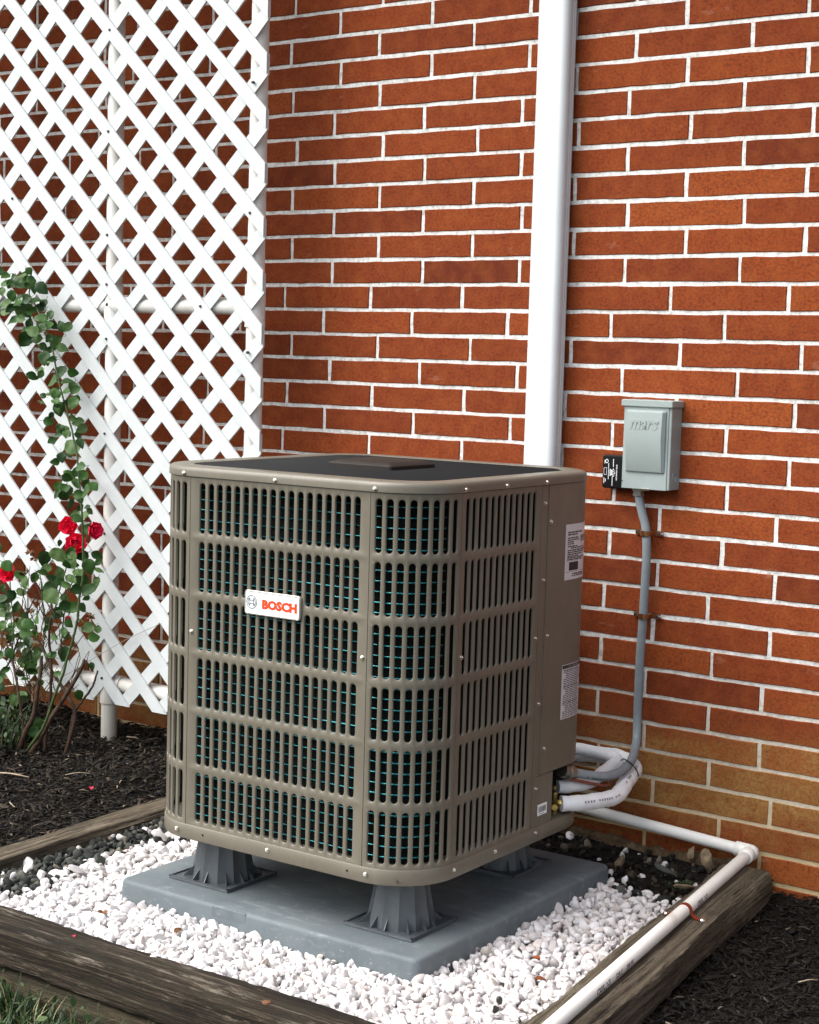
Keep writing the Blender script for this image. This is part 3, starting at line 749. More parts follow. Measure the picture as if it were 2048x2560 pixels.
for layer, (ya, yb) in (('a', (-0.2025, -0.1965)), ('b', (-0.1958, -0.1898))):
    for q in range(-61, 62, 2):
        if layer == 'a': p, d = lpt(q, 0), (lpt(q + 1, 1) - lpt(q, 0)).normalized()
        else: p, d = lpt(q, 0), (lpt(q + 1, -1) - lpt(q, 0)).normalized()
        n2 = Vector((-d.y, d.x))
        w2 = SW / 2 + random.uniform(-.0004, .0004)
        poly = clip([p - d * 8 - n2 * w2, p + d * 8 - n2 * w2, p + d * 8 + n2 * w2, p - d * 8 + n2 * w2])
        if poly is None: continue
        c = sum(poly, Vector((0, 0))) / len(poly)
        loc = [((v - c).dot(d), (v - c).dot(n2)) for v in poly]
        if max(a for a, _ in loc) - min(a for a, _ in loc) < 0.03: continue
        mb = MB(); mb.prism(loc, ya + 0.2, yb + 0.2)
        o = mb.build('slat', MT['vinyl'])
        o.parent = lat
        o.location = (c.x + 1.9, random.uniform(-.0006, .0006), c.y - 0.14)
        o.rotation_euler = (0, math.atan2(-d.y, d.x), 0)
for (x, y, z) in NAILS:
    mb = MB(); mb.lathe([(.0001, .004), (.0035, .0035), (.0042, .0005), (.0042, -.004)], 8, Matrix.Translation((x, -0.2025, z)) @ Matrix.Rotation(math.radians(90), 4, 'X'))
    mb.build('nail', MT['darkmetal'], lat, smooth=40)

fr = thing('pipe_trellis', 'white plastic pipe posts and rails holding up the lattice', 'trellis', (-1.852, -0.165, -0.03))
PY, PR = -0.165, 0.0242
for px, zb_ in ((-1.852, -0.08), (-1.307, -0.08), (-2.42, -0.08), (-2.98, -0.08)):
    mb = MB(); mb.tube([(px, PY, zb_), (px, PY, 0.6), (px + .0008, PY, 1.5), (px, PY, 2.8)], PR, 20)
    mb.build('post', MT['pvcpost'], fr, smooth=40)
for zr in (1.318, 0.190):
    mb = MB(); mb.tube([(-3.3, PY, zr + .003), (-1.307, PY, zr)], PR, 20)
    mb.build('rail', MT['pvcpost'], fr, smooth=40)
    for px in (-1.852, -1.307, -2.42, -2.98):
        mb = MB(); r2 = PR + .0045
        mb.tube([(px, PY, zr - .058), (px, PY, zr - .0575), (px, PY, zr + .0575), (px, PY, zr + .058)], [r2 - .001, r2, r2, r2 - .001], 20)
        mb.tube([(px - .058, PY, zr), (px + (.058 if px < -1.4 else 0), PY, zr)], r2, 20)
        mb.build('tee_fitting', MT['pvcpost'], fr, smooth=40)

# ------------------------------------------------------------------ timbers
def timber(name, label, p0, p1, width, height, ztop, mat, seed):
    p0, p1 = Vector(p0), Vector(p1)
    d = p1 - p0; L = d.length; n = int(L / 0.02); m = 28
    rng = np.random.default_rng(seed)
    vs_, fs_ = [], []
    for i in range(n + 1):
        x = L * i / n
        e = min(x, L - x)
        sh = 1 - 0.10 * max(0, 1 - e / 0.02)
        for k in range(m):
            a = 2 * math.pi * k / m
            ca, sa = math.cos(a), math.sin(a)
            ex = 0.34
            yy = math.copysign(abs(ca) ** 0.58, ca) * width / 2
            zz_ = math.copysign(abs(sa) ** ex, sa) * height / 2
            w = 0.0022 * math.sin(3 * a + x * 9 + seed) + 0.0016 * math.sin(7 * a + x * 3.1 + seed * 2) + rng.normal() * .0006
            crack = -0.0045 * max(0, 1 - abs(((a + 0.05 * math.sin(x * 5 + seed)) % (2 * math.pi)) - 1.25) / 0.09) * (0.5 + 0.5 * math.sin(x * 4 + seed))
            s = sh * (1 + (w + crack) / (height / 2))
            vs_.append((x, yy * s, zz_ * s))
    for i in range(n):
        for k in range(m): fs_.append((i * m + k, i * m + (k + 1) % m, (i + 1) * m + (k + 1) % m, (i + 1) * m + k))
    fs_.append(tuple(range(m))[::-1]); fs_.append(tuple(range(n * m, (n + 1) * m)))
    mb = MB(); mb.add(vs_, fs_)
    o = mb.build(name, mat, smooth=45)
    o.location = (p0.x, p0.y, ztop - height / 2)
    o.rotation_euler = (0, 0, math.atan2(d.y, d.x))
    return tag(o, label, 'timber')
timber('landscape_timber', 'grey weathered timber with the white drain pipe lying along its top', (0.172, -0.070), (0.339, -1.52), 0.124, 0.085, 0.020, MT['timber'], 1)
ftm = timber('landscape_timber', 'dark damp timber along the front of the white gravel', (-1.95, -1.425), (0.262, -1.418), 0.110, 0.088, 0.018, MT['timberdark'], 2)
timber('landscape_timber', 'brown timber between the dark mulch bed and the gravel, left of the pad', (-1.288, -0.12), (-1.247, -1.368), 0.092, 0.084, 0.006, MT['timber'], 3)
timber('landscape_timber', 'mossy lower timber under the dark front timber beside the grass', (-1.95, -1.448), (0.30, -1.440), 0.115, 0.085, -0.070, MT['timbermoss'], 4)

mb = MB(); mb.lathe([(.0001, .0016), (.006, .0012), (.0085, .0002), (.009, -.003)], 12, Matrix.Translation((-.165, -1.432, .0180)))
mb.build('nail_head', MT['rustnail'], ftm, smooth=50)

# ------------------------------------------------------------------ equipment pad and risers
pad = MB()
ol = rr_outline(-0.405, 0.405, -0.405, 0.405, 0.022, 6)
sweep_ring(pad, ol, [(-0.018, 0.0), (-0.009, 0.0), (-0.004, -0.001), (-0.001, -0.004), (0.0, -0.009), (0.004, -0.085), (-0.02, -0.086)])
pad.add([(x - nx * .018, y - ny * .018, 0.0) for (x, y, nx, ny) in ol], [tuple(range(len(ol)))])
# moulded rib on the front edge
pad.box((-0.13, -0.4058, -0.026), (-0.035, -0.398, -0.0006), None, .0015)
po = pad.build('equipment_pad', MT['pad'], smooth=40)
po.location = ac_world(-0.370, 0.372, 0.012); po.rotation_euler = (0, 0, PHI)
tag(po, 'square slate grey plastic pad on white gravel under the air conditioner', 'pad')

def riser(lx, ly, label):
    t = thing('riser_foot', label, 'riser', ac_world(lx, ly, 0.012), PHI, 'riser feet between pad and air conditioner')
    s = 0.086
    mb = MB(); mb.box((-s, -s, 0), (s, s, .0055), None, .0012)
    for a in range(4):
        M = Matrix.Rotation(a * math.pi / 2, 4, 'Z'); mb.box((-s, -s, .0055), (s, -s + .004, .0085), M)
    mb.build('base_plate', MT['riser'], t, world=False)
    mb = MB(); n = 48; vs_ = []; prof = [(.0685, .0055), (.0665, .02), (.0530, .094), (.0515, .1015), (.046, .102), (.030, .099)]
    for (r, z) in prof:
        for k in range(n):
            q = k % 4
            rr = r + (0.0034 if q == 0 else 0.0) - (0.0012 if q == 2 else 0)
            a = 2 * math.pi * k / n
            vs_.append((rr * math.cos(a), rr * math.sin(a), z))
    fs_ = [(i * n + k, i * n + (k + 1) % n, (i + 1) * n + (k + 1) % n, (i + 1) * n + k) for i in range(len(prof) - 1) for k in range(n)]
    mb.add(vs_, fs_); mb.build('cone', MT['riser'], t, smooth=25, world=False)
    gm = None
    for k in range(12):
        a = 2 * math.pi * (k + .5) / 12 if k % 3 else 2 * math.pi * (k + .3) / 12
        lim = s / max(abs(math.cos(a)), abs(math.sin(a))) - .006
        r1 = min(.088, lim)
        mb = MB(); mb.prism([(.060, .005), (r1, .005), (r1, .0075), (.0635, .030), (.060, .030)], -.001, .001, Matrix.Rotation(a, 4, 'Z'))
        mb.build('gusset', MT['riser'], t, world=False)
    return t
riser(-0.118, 0.128, 'ribbed grey plastic riser foot at the front corner of the pad nearest the camera')
riser(-0.607, 0.128, 'ribbed grey plastic riser foot at the front left corner of the pad')
riser(-0.168, 0.610, 'ribbed grey plastic riser foot at the back right of the pad, deep in shade')
# ================================================================== air conditioner
ac = thing('air_conditioner', 'taupe outdoor air conditioner with slotted grille panels and BOSCH badge', 'air conditioner', (AX, AY, 0), PHI)
ZT, ZB = 0.9225, 0.1594
def P_front(u, d): return (-W + R + u, d)
def P_right(u, d): return (-d, R + u)
def P_left(u, d): return (-W + d, W - R - u)
def P_back(u, d): return (-R - u, W - d)
def P_corner(cx, cy, a0):
    def f(u, d):
        a = a0 + u / R; r = R - d
        return (cx + r * math.cos(a), cy + r * math.sin(a))
    return f
P_fr = P_corner(-R, R, -math.pi / 2)
P_fl = P_corner(-W + R, R, -math.pi)
P_br = P_corner(-R, W - R, 0)
P_bl = P_corner(-W + R, W - R, math.pi / 2)
FLATL, ARCL = W - 2 * R, math.pi * R / 2

def slot_panel(name, pf, u0, u1, cols, zr=None, label=None):
    mb = MB()
    rows = zr or [(0.8555 - 0.126 * k) for k in range(6)]
    hs, r = 0.0553, 0.0069
    e = 0.0007
    zs = [ZT - e] + [(a + b2) / 2 for a, b2 in zip(rows[:-1], rows[1:])] + [ZB + e]
    us = [u0 + e] + [(a + b2) / 2 for a, b2 in zip(cols[:-1], cols[1:])] + [u1 - e]
    for ci, uc in enumerate(cols):
        for ri, zc in enumerate(rows):
            ua, ub, zt, zb_ = us[ci], us[ci + 1], zs[ri], zs[ri + 1]
            zu, zl = zc + hs - r - .0013, zc - hs + r + .0013
            rect = [(ub, zu), (ub, (zu + zt) / 2), (ub, zt), (uc, zt), (ua, zt), (ua, (zu + zt) / 2), (ua, zu),
                    (ua, zl), (ua, (zl + zb_) / 2), (ua, zb_), (uc, zb_), (ub, zb_), (ub, (zl + zb_) / 2), (ub, zl)]
            rings = [[(u, z, 0.0) for (u, z) in rect]]
            for (rr, dp) in ((r + .0020, 0.0), (r + .0012, .0005), (r + .0004, .0016), (r, .0030), (r, .0044)):
                q = []
                for i in range(7):
                    a = math.pi * i / 6; q.append((uc + rr * math.cos(a), zu + rr * math.sin(a), dp))
                for i in range(7):
                    a = math.pi + math.pi * i / 6; q.append((uc + rr * math.cos(a), zl + rr * math.sin(a), dp))
                rings.append(q)
            vs_ = []
            for q in rings:
                for (u, z, dp) in q:
                    x, y = pf(u, dp); vs_.append((x, y, z))
            n = 14
            fs_ = [(k * n + i, k * n + (i + 1) % n, (k + 1) * n + (i + 1) % n, (k + 1) * n + i) for k in range(len(rings) - 1) for i in range(n)]
            mb.add(vs_, fs_)
    # folded return edges of the sheet
    for uu, sg in ((u0 + e, 1), (u1 - e, -1)):
        a, b2 = pf(uu, 0.0), pf(uu, 0.012)
        mb.add([(a[0], a[1], ZB), (b2[0], b2[1], ZB), (b2[0], b2[1], ZT), (a[0], a[1], ZT)], [(0, 1, 2, 3)])
    return mb.build(name, MT['taupe'], ac, smooth=35, world=False)

slot_panel('front_panel', P_front, 0, FLATL, [FLATL - (0.1644 - R) - 0.02414 * k for k in range(17, -1, -1)])
cc = [(ARCL - 7 * 0.0241) / 2 + 0.0241 * k for k in range(8)]
slot_panel('corner_panel', P_fr, 0, ARCL, cc)
slot_panel('corner_panel', P_fl, 0, ARCL, cc)
slot_panel('side_panel', P_right, 0, 0.4500 - R, [0.0246 + 0.02405 * k for k in range(12)])
slot_panel('side_panel', P_left, 0, FLATL, [0.032 + 0.02414 * k for k in range(18)])
def sheet(name, segs, z0, z1, off=0.0, mat='taupe', parent=None):
    """plain sheet: list of (pf,u0,u1,n) runs"""
    mb = MB(); pts = []
    for (pf, ua, ub, n) in segs:
        for i in range(n + 1):
            p = pf(lerp(ua, ub, i / n), -off)
            if not pts or (abs(p[0] - pts[-1][0]) + abs(p[1] - pts[-1][1])) > 1e-6: pts.append(p)
    inn = []
    for (pf, ua, ub, n) in segs:
        for i in range(n + 1):
            p = pf(lerp(ua, ub, i / n), -off + .003)
            if not inn or (abs(p[0] - inn[-1][0]) + abs(p[1] - inn[-1][1])) > 1e-6: inn.append(p)
    m = min(len(pts), len(inn)); pts, inn = pts[:m], inn[:m]
    vs_ = [(p[0], p[1], z0) for p in pts] + [(p[0], p[1], z1) for p in pts] + [(p[0], p[1], z1) for p in inn] + [(p[0], p[1], z0) for p in inn]
    fs_ = []
    for k in range(4):
        for i in range(m - 1): fs_.append((k * m + i, k * m + i + 1, ((k + 1) % 4) * m + i + 1, ((k + 1) % 4) * m + i))
    fs_ += [(0, m, 2 * m, 3 * m), (m - 1, 2 * m - 1, 3 * m - 1, 4 * m - 1)]
    mb.add(vs_, fs_)
    return mb.build(name, MT[mat], ac, smooth=35, world=False)
sheet('corner_post', [(P_right, 0.4508 - R, 0.4785 - R, 2)], 0.2775, ZT - .0007)
sheet('service_panel', [(P_right, 0.4795 - R, FLATL, 6), (P_br, 0, ARCL, 14), (P_back, 0, 0.14, 4)], 0.2785, ZT - .0007, .0018)
sheet('lower_cover', [(P_right, 0.4512 - R, 0.5410 - R, 3)], ZB + .001, 0.2765)
sheet('rear_panel', [(P_back, 0.142, FLATL, 6), (P_bl, 0, ARCL, 10)], ZB, ZT)
# recess behind the service valves
mb = MB()
mb.add([(0, .541, ZB), (-.062, .541, ZB), (-.062, W - .004, ZB), (0, .541, .2785), (-.062, .541, .2785), (-.062, W - .004, .2785)], [(0, 1, 4, 3), (1, 2, 5, 4)])
mb.add([(-.001, .541, .2784), (-.062, .541, .2784), (-.062, W - .004, .2784), (-.10, W - .004, .2784), (-.02, W - .09, .2784)], [(0, 1, 2, 3, 4)])
mb.build('valve_recess', MT['dark'], ac, world=False)
# top cap with rounded edge
ol = rr_outline(-W, 0, 0, W, R, 14)
cap = MB()
sweep_ring(cap, ol, [(-.003, ZT + .0002), (.0030, ZT + .0002), (.0038, ZT + .0012), (.0038, .9340), (.0030, .9385), (.0008, .9420), (-.0030, .9442), (-.008, .9450), (-.046, .9450), (-.0505, .9440), (-.052, .9405), (-.052, .930)])
cap.build('top_cap', MT['taupe'], ac, smooth=30, world=False)
# base pan
bp = MB()
sweep_ring(bp, ol, [(-.006, .1625), (.0022, .1620), (.0034, .1600), (.0034, .1325), (.0022, .1300), (-.004, .1285), (-.03, .1280)])
bp.add([(x - nx * .03, y - ny * .03, .1280) for (x, y, nx, ny) in ol], [tuple(range(len(ol)))])
bp.add([(x - nx * .006, y - ny * .006, .1624) for (x, y, nx, ny) in ol], [tuple(range(len(ol)))])
for (fx, fy) in ((-0.118, 0.128), (-0.607, 0.128), (-0.168, 0.610), (-0.607, 0.610)):
    M = Matrix.Translation((fx, fy, 0)); bp.lathe([(.100, .1285), (.092, .1225), (.074, .1170), (.055, .1150), (.020, .1150)], 28, M, True)
bp.build('base_pan', MT['taupe'], ac, smooth=35, world=False)
for (x, y, a) in ((-0.555, -.0034, 0), (-0.165, -.0034, 0)):
    mb = MB(); mb.lathe([(.0001, .0008), (.0026, .0006), (.0028, 0)], 8, Matrix.Translation((x, y, .1465)) @ Matrix.Rotation(math.pi / 2, 4, 'X'))
    mb.build('hole', MT['dark'], ac, world=False)
mb = MB(); mb.lathe([(.0001, .0008), (.0050, .0006), (.0052, 0)], 12, Matrix.Translation((*P_fr(ARCL * .38, -.0034), .1400)) @ Matrix.Rotation(-math.pi / 2 * .62, 4, 'Z') @ Matrix.Rotation(math.pi / 2, 4, 'X') @ Matrix.Diagonal((1, .55, 1, 1)))
mb.build('hole', MT['dark'], ac, world=False)
# coil
ci = rr_outline(-W + .040, -.040, .040, W - .040, R - .040, 8)
mb = MB(); sweep_ring(mb, ci, [(0, ZB), (0, ZT - .002)])
mb.build('coil', MT['fins'], ac, smooth=40, world=False)
tb = MB()
k = 0; z = 0.1760
while z < 0.915:
    path = []
    for i in range(5): path.append((-W + .037, lerp(W * .5, R, i / 4), z))
    for i in range(9):
        a = math.pi + (math.pi / 2) * i / 8; path.append((-W + R + (R - .037) * math.cos(a), R + (R - .037) * math.sin(a), z))
    for i in range(1, 9): path.append((lerp(-W + R, -R, i / 8), .037, z + random.uniform(-.0006, .0006)))
    for i in range(1, 15):
        a = -math.pi / 2 + (math.pi / 2 * 1.0) * i / 14; path.append((-R + (R - .037) * math.cos(a), R + (R - .037) * math.sin(a), z))
    tb.tube(path, .0017, 6)
    z += .0217
tb.build('coil_tubing', MT['teal'], ac, smooth=60, world=False)
mb = MB()  # near-black sheet standing in for the shade deep inside the open fan chamber
mb.add([(x - nx * .001, y - ny * .001, .845) for (x, y, nx, ny) in ci], [tuple(range(len(ci)))])
mb.build('chamber_shade_sheet', MT['dark'], ac, world=False)
# wire fan guard and motor cover
gr = MB(); ins = .053; gR = R - .052
def half_width(y):
    for (yy, sgn) in ((ins + gR, 1), (W - ins - gR, -1)):
        if sgn == 1 and y < yy: return W / 2 - ins - gR + math.sqrt(max(0, gR ** 2 - (yy - y) ** 2))
        if sgn == -1 and y > yy: return W / 2 - ins - gR + math.sqrt(max(0, gR ** 2 - (y - yy) ** 2))
    return W / 2 - ins
y = ins + .006
while y < W - ins - .003:
    hw = half_width(y)
    zc_ = .9415
    gr.tube([(-W / 2 - hw, y, zc_ - .004), (-W / 2 - hw + .006, y, zc_), (-W / 2 + hw - .006, y, zc_), (-W / 2 + hw, y, zc_ - .004)], .0030, 6)
    y += .0098
for xx in (-.62, -.495, -.37, -.245, -.12):
    gr.tube([(xx, .06, .9365), (xx, W - .06, .9365)], .0026, 6)
gr.build('fan_guard', MT['grille'], ac, smooth=60, world=False)
mb = MB(); Mc = Matrix.Translation((-0.370, 0.370, 0))
cvr = [(.088, .008, .9405), (.088, .008, .9515), (.0868, .008, .9530), (.068, .008, .9598), (.065, .008, .9602)]
ocs = [rr_outline(-a_, a_, -a_, a_, r_, 4) for (a_, r_, _) in cvr]; n = len(ocs[0])
vs_ = [(x, y, cvr[i][2]) for i, q in enumerate(ocs) for (x, y, _, _) in q]
mb.add(vs_, [(i * n + j, i * n + (j + 1) % n, (i + 1) * n + (j + 1) % n, (i + 1) * n + j) for i in range(len(cvr) - 1) for j in range(n)] + [tuple(range((len(cvr) - 1) * n, len(cvr) * n))], Mc)
mb.build('motor_cover', MT['fancap'], ac, smooth=30, world=False)
# screws
def screw(x, y, z, ang, r=.0043):
    """ang: plan angle of the outward normal"""
    M = Matrix.Translation((x, y, z)) @ Matrix.Rotation(ang, 4, 'Z') @ Matrix.Rotation(math.pi / 2, 4, 'Y')
    mb = MB()
    mb.lathe([(r * 1.15, -.001), (r * 1.15, .0008), (r * .9, .0010), (r * .86, .0034), (r * .6, .0044), (r * .25, .0046), (r * .12, .0040)], 12, M)
    mb.build('screw', MT['screw'], ac, smooth=35, world=False)
for (x, z) in ((-.6248, .929), (-.3731, .9295), (-.1196, .929)): screw(x, -.0040, z, -math.pi / 2)
for (x, z) in ((-.599, .588), (-.1427, .588)): screw(x, 0, z, -math.pi / 2)
for (x, z) in ((-.6303, .148), (-.3744, .149), (-.1185, .1485)): screw(x, -.0036, z, -math.pi / 2)
for (y, z, o_) in ((.2944, .930, .004), (.4611, .9297, .004), (.4644, .8831, 0), (.4893, .841, .002), (.4667, .7145, 0), (.4409, .5893, 0), (.4893, .5894, .002), (.1435, .5871, 0),
                   (.4657, .4408, 0), (.4925, .3365, .002), (.466, .2505, 0), (.4654, .1523, .0036), (.2964, .1501, .0036), (.1365, .9295, .004), (.1365, .149, .0036)):
    screw(o_, y, z, 0.0)
# badge
bd = MB(); oc = rr_outline(-.074, .074, -.0255, .0255, .007, 5)
Mb = Matrix.Translation((-.3728, -.0030, .6703)) @ Matrix.Rotation(math.pi / 2, 4, 'X')
sweep_ring(bd, oc, [(0, -.002), (0, .0030), (-.0012, .0042), (-.0026, .0042), (-.0032, .0034)], Mb)
badge = bd.build('badge', MT['badgerim'], ac, smooth=30, world=False)
mb = MB(); mb.add([(x - nx * .0032, y - ny * .0032, .0036) for (x, y, nx, ny) in oc], [tuple(range(len(oc)))], Mb); mb.build('badge_face', MT['badge'], badge, world=False)
mb = MB(); text_fit(mb, 'BOSCH', -.3990, -.3065, .6695, -.0072, .0205, bold=.06, ext=.0005); mb.build('lettering', MT['red'], badge, world=False)
em = MB(); ex, ez, ey = -.4270, .6715, -.0072
def arc(r, a0, a1, w, n=24):
    vs_, fs_ = [], []
    for i in range(n + 1):
        a = math.radians(lerp(a0, a1, i / n))
        for rr in (r - w / 2, r + w / 2): vs_.append((ex + rr * math.cos(a), ey, ez + rr * math.sin(a)))
    for i in range(n): fs_.append((2 * i, 2 * i + 1, 2 * i + 3, 2 * i + 2))
    em.add(vs_, fs_)
def bar(xa, za, xb, zb_, w):
    d = Vector((xb - xa, zb_ - za)).normalized(); q = Vector((-d.y, d.x)) * w / 2
    em.add([(ex + xa + q.x, ey, ez + za + q.y), (ex + xb + q.x, ey, ez + zb_ + q.y), (ex + xb - q.x, ey, ez + zb_ - q.y), (ex + xa - q.x, ey, ez + za - q.y)], [(0, 1, 2, 3)])
lw = .0015
arc(.0135, 0, 360, lw, 40)
arc(.0098, -58, 58, lw); arc(.0098, 122, 238, lw)
for s_ in (-1, 1):
    bar(s_ * .0052, -.0083, s_ * .0052, .0083, lw)
    bar(-.0052, s_ * .0036, .0052, s_ * .0036, lw)
em.build('emblem', MT['navy'], badge, world=False)
# labels on the service panel, wrapped round the rear corner
def right_pos(s, off):
    """s = distance along the right face measured like local y, running on round the rear corner"""
    if s <= W - R: return (off, s)
    return P_br(s - (W - R), -off)
def wrap_quad(mb, s0, s1, z0, z1, off, n=6):
    vs_, fs_ = [], []
    for i in range(n + 1):
        x, y = right_pos(lerp(s0, s1, i / n), off); vs_ += [(x, y, z0), (x, y, z1)]
    for i in range(n): fs_.append((2 * i, 2 * i + 2, 2 * i + 3, 2 * i + 1))
    mb.add(vs_, fs_)
def label_sheet(s0, s1, z0, z1):
    mb = MB(); wrap_quad(mb, s0, s1, z0, z1, .0024, 10)
    return mb.build('paper_label', MT['paper'], ac, smooth=40, world=False)
rl = random.Random(5)
L1 = label_sheet(.557, .690, .7050, .8300)
pr_ = MB()
def words_(s0, s1, z, h):
    s = s0
    while s < s1 - .006:
        w = min(rl.uniform(.006, .018), s1 - s); wrap_quad(pr_, s, s + w, z - h / 2, z + h / 2, .0028, 2); s += w + .0022
for (z, h, s0, s1) in ((.8115, .0030, .567, .640), (.8065, .0030, .567, .612), (.7990, .0026, .567, .615), (.7945, .0026, .567, .618), (.7900, .0026, .567, .600), (.7855, .0026, .567, .602),
                       (.7800, .0026, .567, .612), (.7760, .0026, .582, .655), (.7710, .0028, .567, .668), (.7665, .0026, .567, .655), (.7620, .0026, .567, .645), (.7580, .0022, .567, .620),
                       (.7545, .0026, .567, .660), (.7505, .0026, .567, .645), (.7175, .0030, .592, .655), (.7130, .0024, .590, .655)):
    words_(s0, s1, z, h)
for (z, a, b2) in ((.7475, .560, .660), (.7225, .560, .660)): wrap_quad(pr_, a, b2, z, z + .0006, .0028, 4)
wrap_quad(pr_, .576, .618, .7255, .7445, .0028, 3)
s = .628
while s < .660:
    w = rl.uniform(.0008, .0022); wrap_quad(pr_, s, s + w, .7935, .8030, .0029, 1); s += w + rl.uniform(.0008, .0018)
words_(.626, .660, .7905, .0024)
arc_e = []
pr_.build('print', MT['ink'], L1, world=False)
L2 = label_sheet(.562, .690, .3890, .5130)
pr_ = MB(); wrap_quad(pr_, .5635, .688, .5035, .5115, .0028, 8); pr_.build('header_band', MT['greenink'], L2, world=False)
pr_ = MB(); V_, F_ = text_geo('NOTICE', 1.0, .02)
words_(.585, .640, .5075, .0030); pr_.build('header_print', MT['greyink'], L2, world=False)
pr_ = MB(); z = .4995
for i in range(27):
    bold = i in (0, 9, 18); ind = .010 if i % 9 in (2, 3, 4) else 0
    words_(.570 + ind, .570 + rl.uniform(.07, .095), z, .0026 if bold else .0018); z -= .0041
pr_.build('print', MT['ink'], L2, world=False)
mb = MB(); wrap_quad(mb, .4765, .5185, .1860, .2115, .0008, 1); L3 = mb.build('barcode_label', MT['badge'], ac, world=False)
pr_ = MB(); s = .481
while s < .513:
    w = rl.uniform(.0010, .0028); wrap_quad(pr_, s, s + w, .1930, .2060, .0012, 1); s += w + rl.uniform(.0006, .0014)
words_(.483, .512, .1900, .0016)
pr_.build('print', MT['greyink'], L3, world=False)

# ================================================================== wall equipment
dbx = thing('disconnect_box', 'pale grey metal electrical disconnect box on the brick wall', 'electrical box', (-0.147, -0.03, 0.886))
mb = MB(); mb.box((-.211, -.055, .8865), (-.083, 0.0, 1.090), None, .0015)
mb.box((-.2105, -.0575, .8860), (-.0900, -.0545, 1.0880), None, .0008)
mb.build('body', MT['boxgrey'], dbx, smooth=30)
mb = MB(); mb.box((-.217, -.063, 1.0860), (-.0785, 0.0, 1.1030), None, .0018); mb.build('rain_lid', MT['boxgrey'], dbx, smooth=30)
dr = MB(); xa, xb = -.2010, -.0960
sec = [(1.0790, -.0574), (1.0770, -.0645), (1.0735, -.0680), (1.0100, -.0725), (.9320, -.0640), (.9290, -.0625), (.9285, -.0574)]
vs_, fs_ = [], []
n = len(sec)
for (x, ins_) in ((xa, 0.0), (xa + .004, 1), (xb - .006, 1), (xb, 0.0)):
    for (z, y) in sec: vs_.append((x, y if ins_ else max(y, -.0574 - .35 * abs(y + .0574)), z))
for i in range(3):
    for q in range(n - 1): fs_.append((i * n + q, (i + 1) * n + q, (i + 1) * n + q + 1, i * n + q + 1))
fs_ += [tuple(range(n)), tuple(range(3 * n, 4 * n))]
dr.add(vs_, fs_); door = dr.build('door', MT['boxgrey'], dbx, smooth=25)
mb = MB(); text_fit(mb, 'mars', -.188, -.111, 1.0430, -.0717, .0235, bold=.03, shear=.22, ext=.0022)
mb.build('embossed_lettering', MT['boxgrey'], door, smooth=30)
mb = MB(); mb.tube([(-.0826, -.030 + .0095 * math.cos(a), .918 + .0115 * math.sin(a)) for a in [2 * math.pi * i / 20 for i in range(20)]], .0009, 6, closed=True)
mb.tube([(-.0826, -.030 + .0070 * math.cos(a), .918 + .0086 * math.sin(a)) for a in [2 * math.pi * i / 20 for i in range(20)]], .0006, 6, closed=True)
mb.build('knockout', MT['boxgrey'], dbx, smooth=40)
mb = MB(); mb.box((-.157, -.0600, .8835), (-.134, -.0560, .8885), None, .0006); mb.build('latch', MT['screw'], dbx)
mb = MB(); mb.box((-.2125, -.0580, .9020), (-.2070, -.0560, .9050)); mb.build('hasp_slot', MT['ink'], dbx)

sp_ = thing('surge_protector', 'small black surge protector with white print beside the grey disconnect box', 'surge protector', (-0.243, -0.02, 0.881))
mb = MB(); mb.box((-.2750, -.0400, .8810), (-.2118, 0.0, .9630), None, .003); body = mb.build('housing', MT['blackplastic'], sp_, smooth=30)
# print runs sideways, reading top to bottom
def side_text(mb, txt, zt, zb_, xc, h, y=-.0404, bold=0.0):
    V, F = text_geo(txt, 1.0, bold)
    xs = [p[0] for p in V]; ys = [p[1] for p in V]
    sx = (zt - zb_) / (max(xs) - min(xs)); sz = h / (max(ys) - min(ys))
    mb.add([(xc - h / 2 + (p[1] - min(ys)) * sz, y, zt - (p[0] - min(xs)) * sx) for p in V], F)
pr_ = MB()
side_text(pr_, 'DTK-120/240CM+', .9400, .9010, -.2345, .0036, bold=.03)
for (zt_, zb_, xc, h) in ((.9540, .9340, -.2440, .0018), (.9110, .8880, -.2460, .0018), (.9430, .9020, -.2570, .0017), (.9070, .8930, -.2690, .0018), (.9040, .8970, -.2650, .0020), (.9500, .9420, -.2680, .0018)):
    z = zt_
    while z > zb_ + .001:
        w = min(rl.uniform(.0015, .004), z - zb_); pr_.add([(xc - h / 2, -.0404, z), (xc + h / 2, -.0404, z), (xc + h / 2, -.0404, z - w), (xc - h / 2, -.0404, z - w)], [(0, 1, 2, 3)]); z -= w + .0006
def ring2(cx, cz, rx, rz, w, n=20):
    vs_, fs_ = [], []
    for i in range(n):
        a = 2 * math.pi * i / n
        for q in (1, 1 - w): vs_.append((cx + rx * q * math.cos(a), -.0404, cz + rz * q * math.sin(a)))
    for i in range(n): fs_.append((2 * i, 2 * i + 1, 2 * ((i + 1) % n) + 1, 2 * ((i + 1) % n)))
    pr_.add(vs_, fs_)
ring2(-.2625, .9480, .0045, .0050, .3)
ring2(-.2435, .9200, .0030, .0100, .22)
for (a, b2, c2, d2) in ((-.2700, .9318, -.2618, .9318), (-.2700, .9148, -.2618, .9148)):
    pr_.add([(a, -.0404, b2), (c2, -.0404, d2), (c2, -.0404, d2 - .0008), (a, -.0404, b2 - .0008)], [(0, 1, 2, 3)])
for xx in (-.2700, -.2626): pr_.add([(xx, -.0404, .9318), (xx + .0008, -.0404, .9318), (xx + .0008, -.0404, .9140), (xx, -.0404, .9140)], [(0, 1, 2, 3)])
